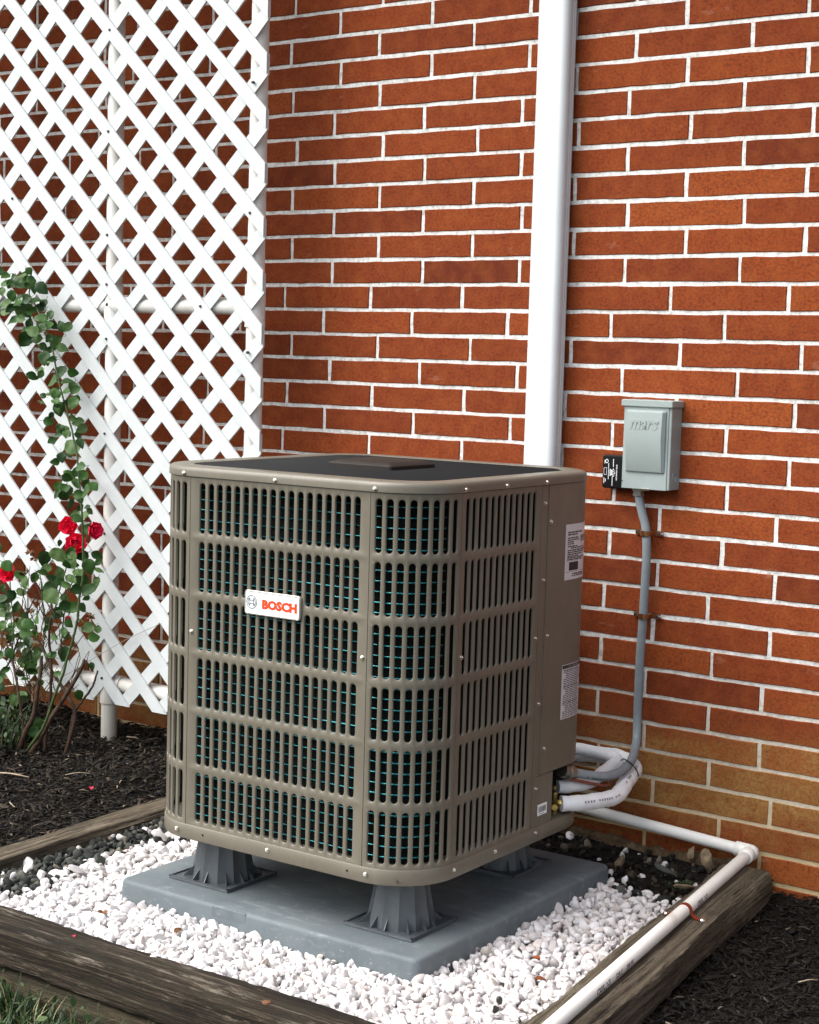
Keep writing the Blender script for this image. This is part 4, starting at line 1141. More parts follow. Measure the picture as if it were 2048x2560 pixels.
# triangle mark
tri = [(-.2530, .9290), (-.2530, .9120), (-.2385, .9195)]
for i in range(3):
    a, c2 = Vector(tri[i]), Vector(tri[(i + 1) % 3]); d = (c2 - a).normalized(); q = Vector((-d.y, d.x)) * .0006
    pr_.add([(a.x + q.x, -.0404, a.y + q.y), (c2.x + q.x, -.0404, c2.y + q.y), (c2.x - q.x, -.0404, c2.y - q.y), (a.x - q.x, -.0404, a.y - q.y)], [(0, 1, 2, 3)])
for i in range(5):
    x = -.2520 + i * .0012; hw = .0068 - i * .0007
    pr_.add([(x, -.0404, .9203 + hw), (x + .0008, -.0404, .9203 + hw), (x + .0008, -.0404, .9203 - hw), (x, -.0404, .9203 - hw)], [(0, 1, 2, 3)])
pr_.build('print', MT['whiteink'], body)

cd = thing('conduit', 'grey flexible conduit from the disconnect box down the wall to the air conditioner', 'conduit', (-0.16, -0.02, 0.2))
def smooth_path(P, n=8):
    P = [Vector(p) for p in P]; out = []
    for i in range(len(P) - 1):
        p0, p1, p2, p3 = P[max(i - 1, 0)], P[i], P[i + 1], P[min(i + 2, len(P) - 1)]
        for k in range(n):
            t = k / n
            out.append(0.5 * ((2 * p1) + (p2 - p0) * t + (2 * p0 - 5 * p1 + 4 * p2 - p3) * t * t + (3 * p1 - p0 - 3 * p2 + p3) * t ** 3))
    out.append(P[-1]); return out
WHIP = [(-.1785, -.026, .872), (-.1755, -.024, .852), (-.1680, -.022, .822), (-.1600, -.020, .795), (-.1555, -.020, .766), (-.1535, -.020, .730), (-.1533, -.020, .690), (-.1548, -.020, .620),
        (-.1560, -.020, .560), (-.1585, -.020, .500), (-.1600, -.020, .430), (-.1600, -.020, .360), (-.1592, -.021, .309), (-.1520, -.035, .2685), (-.1393, -.065, .2496), (-.1218, -.110, .2380),
        (-.1065, -.165, .2285), (-.0977, -.230, .2245), (-.0986, -.290, .2283), (-.1109, -.335, .2366), (-.1283, -.370, .2460), (-.1363, -.405, .2562)]
WP = smooth_path(WHIP, 6)
mb = MB(); mb.tube(WP, .0108, 14); cdo = mb.build('conduit_hose', MT['conduit'], cd, smooth=60)
mb = MB(); M = Matrix.Translation((-.1785, -.026, 0))
mb.lathe([(.0125, .8665), (.0150, .8670), (.0150, .8730), (.0135, .8735), (.0135, .8780), (.0165, .8785), (.0165, .8860)], 8, M); mb.build('box_connector', MT['fitting'], cd, smooth=20)
M = Matrix.Translation(WP[-1]) @ (WP[-1] - WP[-4]).to_track_quat('Z', 'Y').to_matrix().to_4x4()
mb = MB(); mb.lathe([(.0135, -.022), (.0150, -.021), (.0150, -.012), (.0185, -.011), (.0190, .002), (.0165, .003), (.0165, .020)], 12, M); mb.build('unit_connector', MT['fitting'], cd, smooth=20)
pr_ = MB()
for i in range(len(WP) - 36, len(WP) - 10):
    if rl.random() < .75:
        p, q = WP[i], WP[i + 1]; t = (q - p); nrm = Vector((.55, -.75, -.28)).normalized(); nrm = (nrm - t.normalized() * nrm.dot(t.normalized())).normalized()
        up = t.normalized().cross(nrm) * .0016; a = p + nrm * .01105; c2 = p + t * .7 + nrm * .01105
        pr_.add([a + up, c2 + up, c2 - up, a - up], [(0, 1, 2, 3)])
pr_.build('print', MT['ink'], cdo)

def wall_clamp(x, z, label):
    t = thing('pipe_clamp', label, 'pipe clamp', (x, -.0, z), 0, 'clamps on the grey conduit')
    mb = MB(); hw = .0065
    sec = [(-.0365, -.0015), (-.0125, -.0015), (-.0122, -.022)] + [(.0128 * math.cos(a), -.020 - .0128 * math.sin(a)) for a in [math.pi - math.pi * i / 10 for i in range(11)]] + [(.0122, -.022), (.0125, -.0015), (.0365, -.0015)]
    outer = [(p[0] + (.0013 if p[0] > 0 else -.0013) * (1 if abs(p[0]) < .02 else 0), p[1] - .0014) for p in sec]
    n = len(sec); vs_, fs_ = [], []
    for zz_ in (-hw, hw):
        for q in (sec, outer):
            vs_ += [(x + p[0], p[1], z + zz_) for p in q]
    for i in range(n - 1):
        fs_ += [(i, i + 1, n + i + 1, n + i), (2 * n + i, 2 * n + i + 1, 3 * n + i + 1, 3 * n + i), (n + i, n + i + 1, 3 * n + i + 1, 3 * n + i), (i, i + 1, 2 * n + i + 1, 2 * n + i)]
    mb.add(vs_, fs_); mb.build('strap', MT['copper'], t, smooth=40)
    for sx in (-.030, .030):
        mb = MB(); mb.lathe([(.0075, .002), (.0075, .0050), (.0050, .0085), (.0012, .0090)], 10, Matrix.Translation((x + sx, -.001, z)) @ Matrix.Rotation(math.pi / 2, 4, 'X')); so = mb.build('screw', MT['screw'], t, smooth=40)
        mb = MB(); M2 = Matrix.Translation((x + sx, -.0101, z)) @ Matrix.Rotation(.6, 4, 'Y'); mb.box((-.0050, -.0003, -.0007), (.0050, .0010, .0007), M2); mb.box((-.0007, -.0003, -.005), (.0007, .0010, .005), M2); mb.build('slot', MT['ink'], so)
    return t
wall_clamp(-.1570, .7755, 'copper clamp holding the grey conduit, the upper one just below the disconnect box')
wall_clamp(-.1530, .5705, 'copper clamp holding the grey conduit, the lower one midway down the wall')

ls = thing('refrigerant_line', 'thick white insulated refrigerant pipe looping from the unit back along the wall', 'insulated pipe', (-0.10, -0.3, 0.16))
FT = smooth_path([(-.1290, -.4400, .1886), (-.1032, -.4100, .1884), (-.0821, -.3500, .1858), (-.0728, -.2900, .1835), (-.0815, -.2400, .1882), (-.1007, -.1800, .1933), (-.1243, -.1000, .1978),
                  (-.1408, -.0650, .1995), (-.1691, -.0450, .2079), (-.2139, -.0420, .2130), (-.2730, -.0420, .2071), (-.3400, -.0420, .2020), (-.50, -.040, .2000)], 8)
def lumpy(P, r, s): return [r * (1 + .035 * math.sin(i * .9 + s) + .02 * math.sin(i * 2.3 + s)) for i in range(len(P))]
mb = MB(); mb.tube(FT, [a * lerp(1.0, 1.16, i / len(FT)) for i, a in enumerate(lumpy(FT, .0178, 1))], 18); jk = mb.build('insulation_jacket', MT['insul'], ls, smooth=60)
for pi_, i in enumerate(list(range(9, 24)) + list(range(33, 50))):
    if pi_ in (0, 15): pr_ = MB()
    if rl.random() < .8 or pi_ in (14, 31):
        p, q = FT[i], FT[i + 1]; t = (q - p).normalized(); nrm = Vector((.45, -.8, .25)); nrm = (nrm - t * nrm.dot(t)).normalized(); up = t.cross(nrm) * .0024
        a = p + nrm * .0190; c2 = p + (q - p) * .6 + nrm * .0190; pr_.add([a + up, c2 + up, c2 - up, a - up], [(0, 1, 2, 3)])
    if pi_ in (14, 31): pr_.build('print', MT['greyink'], jk)
mb = MB(); i = 30; mb.tube([FT[29], FT[30], FT[31], FT[32]], [.0188, .0192, .0192, .0188], 18); mb.build('tape_wrap', MT['insul'], ls, smooth=60)
ls2 = thing('refrigerant_line', 'smaller white wrapped refrigerant pipe behind the grey conduit', 'insulated pipe', (-0.14, -0.3, 0.18))
F2 = smooth_path([(-.1632, -.4000, .2140), (-.1454, -.3700, .2128), (-.1400, -.2900, .2070), (-.1560, -.2100, .2070), (-.1660, -.1400, .2110), (-.1685, -.1000, .2170), (-.2050, -.0800, .2230), (-.30, -.080, .225)], 8)
mb = MB(); mb.tube(F2, lumpy(F2, .0155, 3), 16); mb.build('insulation_jacket', MT['insul'], ls2, smooth=60)
wr = MB(); wr.tube(smooth_path([(-.1500, -.4250, .2520), (-.1380, -.4060, .2400), (-.1250, -.3720, .2290), (-.1110, -.3320, .2170), (-.1030, -.2920, .2060), (-.1040, -.2620, .2030), (-.1130, -.2400, .2060)], 6), .0035, 8)
tag(wr.build('control_wire', MT['wire'], smooth=60), 'thin reddish brown control wire sagging below the grey conduit', 'wire')
zt_ = MB(); i0 = len(WP) - 36
zt_.tube(smooth_path([(-.1431, -.130, .2293), (-.1250, -.152, .2400), (-.1095, -.168, .2425), (-.0960, -.172, .2390), (-.0885, -.164, .2280), (-.0880, -.150, .2150), (-.0930, -.132, .1990)], 5), .0016, 6)
tag(zt_.build('cable_tie', MT['blackplastic'], smooth=60), 'black cable tie round the grey conduit and white insulated pipe', 'cable tie')
# service valves are part of the unit
def valve(pts, name='service_valve'):
    mb = MB()
    for (c, d, prof_) in pts:
        M = Matrix.Translation(c) @ Vector(d).to_track_quat('Z', 'Y').to_matrix().to_4x4(); mb.lathe(prof_, 6 if len(prof_) < 6 else 14, M)
    o = mb.build(name, MT['brass'], None, smooth=20); o.parent = ac
    o.matrix_parent_inverse = ac.matrix_basis.inverted(); return o
bpy.context.view_layer.update()
hexn = lambda r, h: [(r * .9, -h), (r, -h * .8), (r, h * .8), (r * .9, h)]
valve([((-.1507, -.436, .2034), (0, 0, 1), hexn(.0085, .007)), ((-.1507, -.436, .190), (0, 0, 1), hexn(.0062, .010)), ((-.1440, -.444, .1800), (.5, -.8, 0), hexn(.0085, .009)), ((-.1500, -.436, .176), (0, 0, 1), hexn(.0065, .012)), ((-.1516, -.436, .1600), (0, 0, 1), hexn(.0100, .006)),
       ((-.1400, -.438, .1886), (1, .3, 0), hexn(.0075, .014))])
valve([((-.1640, -.425, .2160), (1, .2, 0), hexn(.0070, .010)), ((-.1720, -.425, .2186), (0, 0, 1), hexn(.0070, .012))], 'liquid_valve')

# ------------------------------------------------------------------ drain pipe
dp = thing('drain_pipe', 'white plastic drain pipe along the wall turning onto the right timber', 'drain pipe', (0.16, -0.05, 0.03))
pr0 = .0143
A0, A1 = Vector((-.62, -.030, .0800)), Vector((.1520, -.0300, .0385))
B0, B1 = Vector((.1600, -.0400, .0365)), Vector((.3560, -1.5200, .0350))
mb = MB(); mb.tube([A0, A1], pr0, 20); mb.build('wall_run', MT['pvc'], dp, smooth=60)
mb = MB(); mb.tube([B0, B1], pr0, 20); run = mb.build('timber_run', MT['pvc'], dp, smooth=60)
dA, dB = (A1 - A0).normalized(), (B1 - B0).normalized()
E0, E1 = A1 - dA * .030, B0 + dB * .034
mid = Vector((.1630, -.0310, .0375))
ep = [E0, E0 + dA * .002, A1 - dA * .008, A1, lerp(A1, mid, .75) + (mid - (A1 + B0) / 2) * .0, mid, B0, B0 + dB * .010, E1 - dB * .002, E1]
ep = [E0, E0 + dA * .001] + smooth_path([A1 - dA * .012, A1, mid, B0, B0 + dB * .012], 5) + [E1 - dB * .001, E1]
mb = MB(); mb.tube(ep, [.0172] + [.0182] * (len(ep) - 2) + [.0172], 20); mb.build('elbow', MT['pvc'], dp, smooth=60)
pr_ = MB()
def pipe_text(txt, y_a, y_b, h):
    """print wrapped on the side of the pipe that faces right; starts at y_a (near) and runs to y_b (far)"""
    V, F = text_geo(txt, 1.0, .02, .25)
    xs = [p[0] for p in V]; ys = [p[1] for p in V]; Lr = B1 - B0
    def at(yv): t = (yv - B0.y) / Lr.y; return B0 + Lr * t
    out = []
    side = Vector((-dB.y, dB.x, 0)).normalized()
    if side.x < 0: side = -side
    for p in V:
        t = (p[0] - min(xs)) / (max(xs) - min(xs)); s_ = (p[1] - min(ys)) / (max(ys) - min(ys))
        ang = math.radians(-14) + s_ * h / pr0
        out.append(at(lerp(y_a, y_b, t)) + (side * math.cos(ang) + Vector((0, 0, 1)) * math.sin(ang)) * (pr0 + .0003))
    pr_ = MB(); pr_.add(out, F); pr_.build('print', MT['ink'], run)
pipe_text('CRESLINE', -1.052, -.982, .0105); pipe_text('SDR 21', -.955, -.918, .0095); pipe_text('200 PSI', -.900, -.858, .0095)
pipe_text('CRESLINE', -.47, -.40, .0105)
st = thing('pipe_strap', 'reddish copper strap nailed over the white drain pipe on the right timber', 'pipe strap', (0.225, -0.53, 0.02))
c0 = B0 + (B1 - B0) * ((-.515 - B0.y) / (B1.y - B0.y)); side = Vector((-dB.y, dB.x, 0)).normalized()
if side.x < 0: side = -side
mb = MB(); prof_ = [(-.040, .0005), (-.026, .006)] + [((pr0 + .0008) * math.cos(a), .0143 + (pr0 + .0008) * math.sin(a)) for a in [math.radians(168 - 156 * i / 12) for i in range(13)]] + [(.0175, .008), (.024, .0025), (.040, .0005)]
vs_, fs_ = [], []
n = len(prof_)
for e_ in (0, .0014):
    for wd in (-.0075, .0075):
        for (a, z) in prof_:
            q = c0 + side * a * (1 + e_ * 20 if abs(a) < .02 else 1) + dB * wd; vs_.append((q.x, q.y, .0205 + z + e_))
for i in range(n - 1):
    fs_ += [(i, i + 1, n + i + 1, n + i), (2 * n + i, 2 * n + i + 1, 3 * n + i + 1, 3 * n + i), (i, i + 1, 2 * n + i + 1, 2 * n + i), (n + i, n + i + 1, 3 * n + i + 1, 3 * n + i)]
mb.add(vs_, fs_); mb.build('band', MT['copperred'], st, smooth=40)
for s_ in (-1, 1):
    q = c0 + side * .040 * s_
    mb = MB(); mb.lathe([(.0070, 0), (.0072, .003), (.0048, .0060), (.0010, .0066)], 10, Matrix.Translation((q.x, q.y, .0195)) @ Matrix.Rotation(.25 * s_, 4, 'Y')); mb.build('nail_head', MT['screw'], st, smooth=40)
# ================================================================== rose bush
rose = thing('rose_bush', 'climbing rose bush with red flowers growing up the white lattice', 'rose bush', (-1.945, -0.41, 0.0))
GREEN = {'long', 'twig1', 'twig2', 'twig3', 'twig4', 'twig5', 'twig6', 'twig7'}
RAD = {'long': (.0044, .0019), 'brown1': (.0088, .0045), 'diag': (.0062, .0034), 'red': (.0048, .0026), 'mid': (.0055, .003), 'left': (.0045, .0022), 'thick': (.0080, .0048), 'far': (.0032, .0018)}
for nm, pts in CANES.items():
    if nm == 'diag': pts = [[-1.842, -.350, .010]] + pts
    if nm == 'red': pts = [[-1.838, -.345, .012]] + pts
    if nm == 'mid': pts = [[-1.905, -.372, .010]] + pts
    if nm == 'brown1': pts = [[-1.925, -.415, .000]] + pts
    if nm == 'left': pts = [[-1.955, -.405, .000]] + pts
    P = smooth_path(pts, 6); n = len(P); r0, r1 = RAD.get(nm, (.0022, .0013))
    P = [p + Vector((random.uniform(-1, 1), random.uniform(-1, 1), random.uniform(-1, 1))) * .0008 for p in P]
    mb = MB(); mb.tube(P, [lerp(r0, r1, i / (n - 1)) for i in range(n)], 8)
    if nm not in ('twig6', 'twig7'):
        for i in range(4, n - 2, 3):      # thorns
            t = (P[i + 1] - P[i]).normalized(); q = t.orthogonal().normalized(); q.rotate(Matrix.Rotation(random.uniform(0, 6.28), 3, t))
            r = lerp(r0, r1, i / n); a = P[i] + q * r * .8
            mb.add([a + t * .0016, a - t * .0016, a + t.cross(q) * .001, a + q * .0045 - t * .001], [(0, 1, 3), (1, 2, 3), (2, 0, 3)])
    mb.build('cane', MT['cane'] if nm in GREEN else MT['canebrown'], rose, smooth=50)

def leaf_mesh(idx):
    rg = random.Random(idx); mb = MB(); n = 8
    fold, droop, wid = rg.uniform(.15, .40), rg.uniform(.05, .28), rg.uniform(.30, .37)
    vs_, fs_ = [], []
    for i in range(n + 1):
        t = i / n
        w = wid * (math.sin(math.pi * min(1, t * 1.02) ** .82) ** .75 if 0 < t < 1 else 0.0) + (.004 if i in (0, n) else 0)
        w *= 1 + (.05 if i % 2 else -.03)
        zc = -droop * t * t + rg.uniform(-.01, .01)
        for s_ in (-1, -.5, 0, .5, 1):
            vs_.append((t, s_ * w, zc + fold * abs(s_) * w + .03 * math.sin(9 * t + s_ * 3 + idx)))
    for i in range(n):
        for k in range(4): fs_.append((i * 5 + k, i * 5 + k + 1, i * 5 + 6 + k, i * 5 + 5 + k))
    # short stalk
    mb.add(vs_, fs_); mb.tube([(-.30, 0, .02), (0, 0, 0)], .018, 4, cap=False)
    return mb.build('leaf', MT['leaf'], smooth=80, data_only=True)
LM = [leaf_mesh(i) for i in range(8)]
tocam = Vector((.62, -.70, .25))
def put_leaf(x, y, z, ln, parent=rose, kind=LM, k=1.0):
    nrm = (tocam + Vector((random.gauss(0, .38), random.gauss(0, .38), random.gauss(.15, .38)))).normalized()
    d = Vector((random.gauss(0, 1), random.gauss(0, .6), random.gauss(-.45, .8))); d = (d - nrm * d.dot(nrm)).normalized()
    M = Matrix((d, nrm.cross(d), nrm)).transposed()
    o = bpy.data.objects.new('leaf', random.choice(kind)); COL.objects.link(o); o.parent = parent
    L_ = ln * random.uniform(1.40, 1.80) * k
    o.location = Vector((x, y, z)) - d * L_ * .5 - parent.location
    o.rotation_euler = M.to_euler(); o.scale = (L_, L_ * random.uniform(.95, 1.3), L_)
for (x, y, z, ln) in LEAVES: put_leaf(x, y, z, ln)
rx = random.Random(11)
for i in range(70):           # fine dry twigs through the bush
    a = Vector((rx.uniform(-2.15, -1.84), rx.uniform(-.38, -.26), rx.uniform(.10, .42))); P = [a]; d = Vector((rx.uniform(-.6, .6), rx.uniform(-.25, .25), rx.uniform(.5, 1))).normalized()
    for k in range(rx.randint(3, 6)):
        d = (d + Vector((rx.uniform(-.5, .5), rx.uniform(-.3, .3), rx.uniform(-.25, .3)))).normalized(); P.append(P[-1] + d * rx.uniform(.015, .04))
    mb = MB(); mb.tube(P, [lerp(.0016, .0008, k / (len(P) - 1)) for k in range(len(P))], 5); mb.build('twig', MT['canebrown'], rose, smooth=60)
for i in range(70):          # fuller middle of the bush and the arching shoot at the left
    if i < 32:
        x, z = rx.uniform(-2.20, -1.80), rx.uniform(.12, .60); y = rx.uniform(-.40, -.26)
    elif i < 44:
        x, z = rx.uniform(-2.34, -2.06), rx.uniform(1.22, 1.42); y = rx.uniform(-.30, -.23)
    else:
        x, z = rx.uniform(-2.25, -1.95), rx.uniform(.06, .30); y = rx.uniform(-.46, -.30)
    put_leaf(x, y, z, rx.uniform(.018, .028))
LC = CANES['long'][8:]
for i in range(42):
    a = rx.choice(LC); put_leaf(a[0] + rx.uniform(-.05, .05), a[1] - rx.uniform(.0, .03), a[2] + rx.uniform(-.03, .03), rx.uniform(.018, .027))
def petal_mesh():
    mb = MB(); vs_, fs_ = [], []; n = 6
    for i in range(n + 1):
        t = i / n; w = .62 * math.sin(math.pi * (.12 + .80 * t)) ** .7 * (1 if t < 1 else .75)
        for k in range(7):
            s_ = (k - 3) / 3
            vs_.append((t * 1.0 - .10 * s_ * s_ * t, s_ * w, .22 * t * t + .16 * s_ * s_ + (.05 * math.sin(s_ * 6 + t * 4) if t > .6 else 0)))
    for i in range(n):
        for k in range(6): fs_.append((i * 7 + k, i * 7 + k + 1, i * 7 + 8 + k, i * 7 + 7 + k))
    mb.add(vs_, fs_); return mb.build('petal', MT['petal'], smooth=80, data_only=True)
PM = petal_mesh()
for fi, (x, y, z, dia) in enumerate(FLOWERS):
    dia *= 1.4
    mb = MB(); r = dia / 2
    mb.lathe([(.001, -r * .5), (r * .16, -r * .4), (r * .2, -r * .15), (r * .12, .0), (.0005, r * .05)], 8)
    fo = mb.build('flower', MT['leaf'], None, smooth=60); fo.parent = rose
    fo.location = Vector((x, y, z)) - rose.location
    face = (tocam + Vector((random.uniform(-.4, .3), 0, random.uniform(-.1, .35)))).normalized()
    if fi == 2: face = Vector((.9, -.2, .1)).normalized()
    fo.rotation_euler = face.to_track_quat('Z', 'Y').to_euler()
    rings = ((7, 68, 1.06), (6, 48, .92), (5, 26, .68), (4, 8, .46)) if dia > .02 else ((4, 20, 1.1), (3, 5, .9))
    for ri, (cnt, tilt, sc) in enumerate(rings):
        for k in range(cnt):
            o = bpy.data.objects.new('petal', PM); COL.objects.link(o); o.parent = fo
            a = 2 * math.pi * (k + ri * .37) / cnt + random.uniform(-.15, .15); ti = math.radians(90 - tilt + random.uniform(-8, 8))
            o.matrix_local = Matrix.Translation((0, 0, -r * .12)) @ Matrix.Rotation(a, 4, 'Z') @ Matrix.Rotation(-ti, 4, 'Y') @ Matrix.Diagonal((r * sc, r * sc * 1.05, r * sc, 1))
for (x, y, z) in DEAD:
    mb = MB()
    for k in range(9):
        a = random.uniform(0, 6.28); t = random.uniform(-1, 1); d = Vector((math.cos(a), math.sin(a), t)).normalized(); q = d.orthogonal().normalized() * .006
        mb.add([Vector((x, y, z)), Vector((x, y, z)) + d * .007 + q, Vector((x, y, z)) + d * .016 + q * .3, Vector((x, y, z)) + d * .008 - q], [(0, 1, 2, 3)])
    mb.build('withered_bloom', MT['dead'], rose)
mb = MB(); mb.tube(smooth_path(WIRE, 6), .0009, 5)
tag(mb.build('garden_wire', MT['steelwire'], smooth=60), 'thin steel wire stretched across the rose bush to the lattice', 'wire')

# ================================================================== loose ground cover
def ico():
    import bmesh
    bm = bmesh.new(); bmesh.ops.create_icosphere(bm, subdivisions=2, radius=1.0)
    V = np.array([v.co[:] for v in bm.verts]); F = np.array([[v.index for v in f.verts] for f in bm.faces]); bm.free()
    return V, F
IV, IF = ico()
def stone_variants(n, rng, cuts=7, rough=.05):
    out = []
    for _ in range(n):
        V = IV.copy()
        for _c in range(cuts):
            nn = rng.normal(size=3); nn /= np.linalg.norm(nn); d = rng.uniform(.45, .85)
            s = V @ nn; over = np.clip(s - d, 0, None); V = V - over[:, None] * nn * .92
        ph = rng.uniform(0, 6, 3); V = V * (1 + rough * np.sin(V @ np.array([3.1, 2.2, 1.4]) * 2 + ph[0]))[:, None]
        V = V * np.array([1.0, rng.uniform(.62, .85), rng.uniform(.45, .70)])
        out.append(V)
    return np.array(out)
def rand_rot(n, rng, flat=.5):
    q = rng.normal(size=(n, 4)); q[:, 1:3] *= flat; q /= np.linalg.norm(q, axis=1)[:, None]
    w, x, y, z = q.T
    return np.stack([1 - 2 * (y * y + z * z), 2 * (x * y - z * w), 2 * (x * z + y * w), 2 * (x * y + z * w), 1 - 2 * (x * x + z * z), 2 * (y * z - x * w),
                     2 * (x * z - y * w), 2 * (y * z + x * w), 1 - 2 * (x * x + y * y)], -1).reshape(-1, 3, 3)
def scatter(name, P, size, variants, F, mat, rng, flat=.5, smooth=38, rnd=None):
    n = len(P); Rm = rand_rot(n, rng, flat)
    V = variants[rng.integers(0, len(variants), n)] * size[:, None, None]
    V = np.einsum('nij,nkj->nki', Rm, V) + P[:, None, :]
    nv = V.shape[1]
    FF = (F[None] + (np.arange(n) * nv)[:, None, None]).reshape(-1, F.shape[1])
    rv = rng.random(n) if rnd is None else rnd
    return np_mesh(name, V.reshape(-1, 3), FF, mat, np.repeat(rv, len(F)), smooth)
def jgrid(x0, x1, y0, y1, step, rng):
    X, Y = np.meshgrid(np.arange(x0, x1, step), np.arange(y0, y1, step))
    P = np.stack([X.ravel(), Y.ravel()], -1); P += rng.uniform(-.5, .5, P.shape) * step
    return P
rng = np.random.default_rng(21)
def in_pad(P, m=0.0):
    dx, dy = P[:, 0] - AX, P[:, 1] - AY
    lx, ly = CP * dx + SP * dy + .370, -SP * dx + CP * dy - .372
    return (np.abs(lx) < .405 + m) & (np.abs(ly) < .405 + m)
def x_right(y): return 0.172 + (-0.070 - y) * 0.1152 - .060
def x_left(y): return -1.288 + (-0.12 - y) * 0.0329 + .044
SV = stone_variants(14, rng)
Pw = []
for layer, step in ((0, .0175), (1, .0182)):
    P = jgrid(-1.26, 0.32, -1.385, -0.02, step, rng)
    ok = (P[:, 0] < x_right(P[:, 1])) & (P[:, 0] > x_left(P[:, 1])) & ~in_pad(P, -.004 - .06 * (layer == 0))
    P = P[ok]; Pw.append(np.c_[P, np.full(len(P), layer)])
Pw = np.concatenate(Pw)
x, y = Pw[:, 0], Pw[:, 1]
# where the older dark stone and bare soil take over
dark_left = np.clip((x_left(y) + .155 + .03 * np.sin(y * 9) - x) / .05, 0, 1)
back = np.clip((y + .36 + .05 * np.sin(x * 14) - .12 * np.clip((x + .05) / .2, 0, 1)) / .06, 0, 1)
u = rng.random(len(x))
white = u > np.maximum(dark_left * .90, back * .982)
z = z_gravel(x, y) + np.where(Pw[:, 2] == 1, .007, -.003) + rng.uniform(-.003, .003, len(x))
def sizes(n): return np.clip(rng.lognormal(math.log(.0120), .30, n), .0060, .022)
Q = np.stack([x, y, z], -1)
wl_ = white & ~((back > .5) & (u < .5))
o = scatter('white_gravel', Q[wl_], sizes(wl_.sum()), SV, IF, MT['marble'], rng, .55)
tag(o, 'bed of white marble chips round the grey pad', 'gravel', kind='stuff')
dk = ~white & (back < .5)
o = scatter('dark_gravel', Q[dk], sizes(dk.sum()) * rng.uniform(.8, 1.25, dk.sum()), SV, IF, MT['darkstone'], rng, .55)
tag(o, 'dark grey stones along the left timber', 'gravel', kind='stuff')
bk = ~white & (back >= .5); bk &= rng.random(len(x)) < .55
o = scatter('rubble', Q[bk] - np.array([0, 0, .002]), sizes(bk.sum()) * np.clip(rng.lognormal(-.75, .45, bk.sum()), .2, 1.2), SV, IF, MT['rubble'], rng, .8)
tag(o, 'dark soil crumbs and rubble at the foot of the wall behind the pad', 'rubble', kind='stuff')
# soil over the stone dust where no white stone lies
terrain('soil_strip', -0.95, 0.21, -0.40, 0.02, 0.02, lambda X, Y: z_gravel(X, Y) - .004 - .02 * np.clip((-.30 - Y) / .06, 0, 1), MT['soil'])
terrain('soil_strip', -1.27, -1.06, -1.37, -0.10, 0.02, lambda X, Y: z_gravel(X, Y) - .004 - .02 * np.clip((X + 1.13) / .06, 0, 1), MT['soil'])

# single larger stones
def rock(name, label, p, s, mat, seed, flat=.6, cat='rock', group=None):
    rg = np.random.default_rng(seed); V = stone_variants(1, rg, 9, .08)[0] * np.array(s)
    Rm = rand_rot(1, rg, flat)[0]; V = V @ Rm.T
    o = np_mesh(name, V, IF, mat, np.full(len(IF), rg.random()), 35); o.location = p
    return tag(o, label, cat, group)
rock('rock', 'rough tan rock against the wall behind the white elbow pipe, largest there', (.060, -.060, .006), (.034, .022, .034), MT['tanrock'], 1)
rock('rock', 'brown broken brick lump leaning on the wall left of the tan rock', (.012, -.040, .012), (.020, .014, .026), MT['tanrock'], 2)
rock('rock', 'rounded tan stone by the back right corner of the grey pad', (-.112, -.175, -.008), (.020, .017, .016), MT['tanrock'], 3)
rock('rock', 'pale grey stone beside the tan stone behind the pad', (-.062, -.118, -.006), (.018, .014, .012), MT['greyrock'], 4)
rock('rock', 'brownish grey stone in the dark soil under the drain pipe', (-.040, -.112, -.004), (.019, .015, .015), MT['greyrock'], 5)
rock('rock', 'flat tan stone in green moss against the right timber', (.100, -.255, -.004), (.030, .018, .012), MT['tanrock'], 6)
rock('rock', 'big dark wet stone in the rubble under the drain pipe', (.010, -.165, -.006), (.036, .024, .020), MT['darkstone'], 7)
rock('rock', 'large white stone at the far end of the left timber', (-1.110, -.72, -.008), (.030, .022, .022), MT['whiterock'], 8)
rock('rock', 'long white stone among the dark gravel left of the pad', (-1.060, -1.045, -.012), (.034, .018, .016), MT['whiterock'], 9)
rock('rock', 'small white stone beside the left timber in dark gravel', (-1.145, -1.115, -.006), (.024, .016, .014), MT['whiterock'], 10)
rock('rock', 'greenish dark stone in the white gravel by the right timber', (.120, -1.085, -.012), (.022, .014, .012), MT['darkstone'], 12)
rock('rock', 'dark stone half under the right timber near the picture bottom', (.142, -1.135, -.010), (.026, .014, .012), MT['darkstone'], 13)
rock('rock', 'green grey stone in the white gravel before the pad', (-.335, -1.230, -.008), (.018, .013, .010), MT['greyrock'], 14)
# moss by the flat stone
mb = MB()
for i in range(220):
    a = random.uniform(0, 6.28); r = abs(random.gauss(0, .016)); p = Vector((.085 + r * math.cos(a), -.235 + r * math.sin(a) * 1.3, -.012 + random.uniform(0, .006))); q = Vector((random.uniform(-1, 1), random.uniform(-1, 1), random.uniform(.5, 1.5))).normalized() * .008
    mb.cur = random.random() * .8; w = Vector((-q.y, q.x, 0)).normalized() * .0016; mb.add([p - w, p + w, p + q], [(0, 1, 2)])
tag(mb.build('moss', MT['grass']), 'patch of green moss beside the flat tan stone', 'moss', kind='stuff')

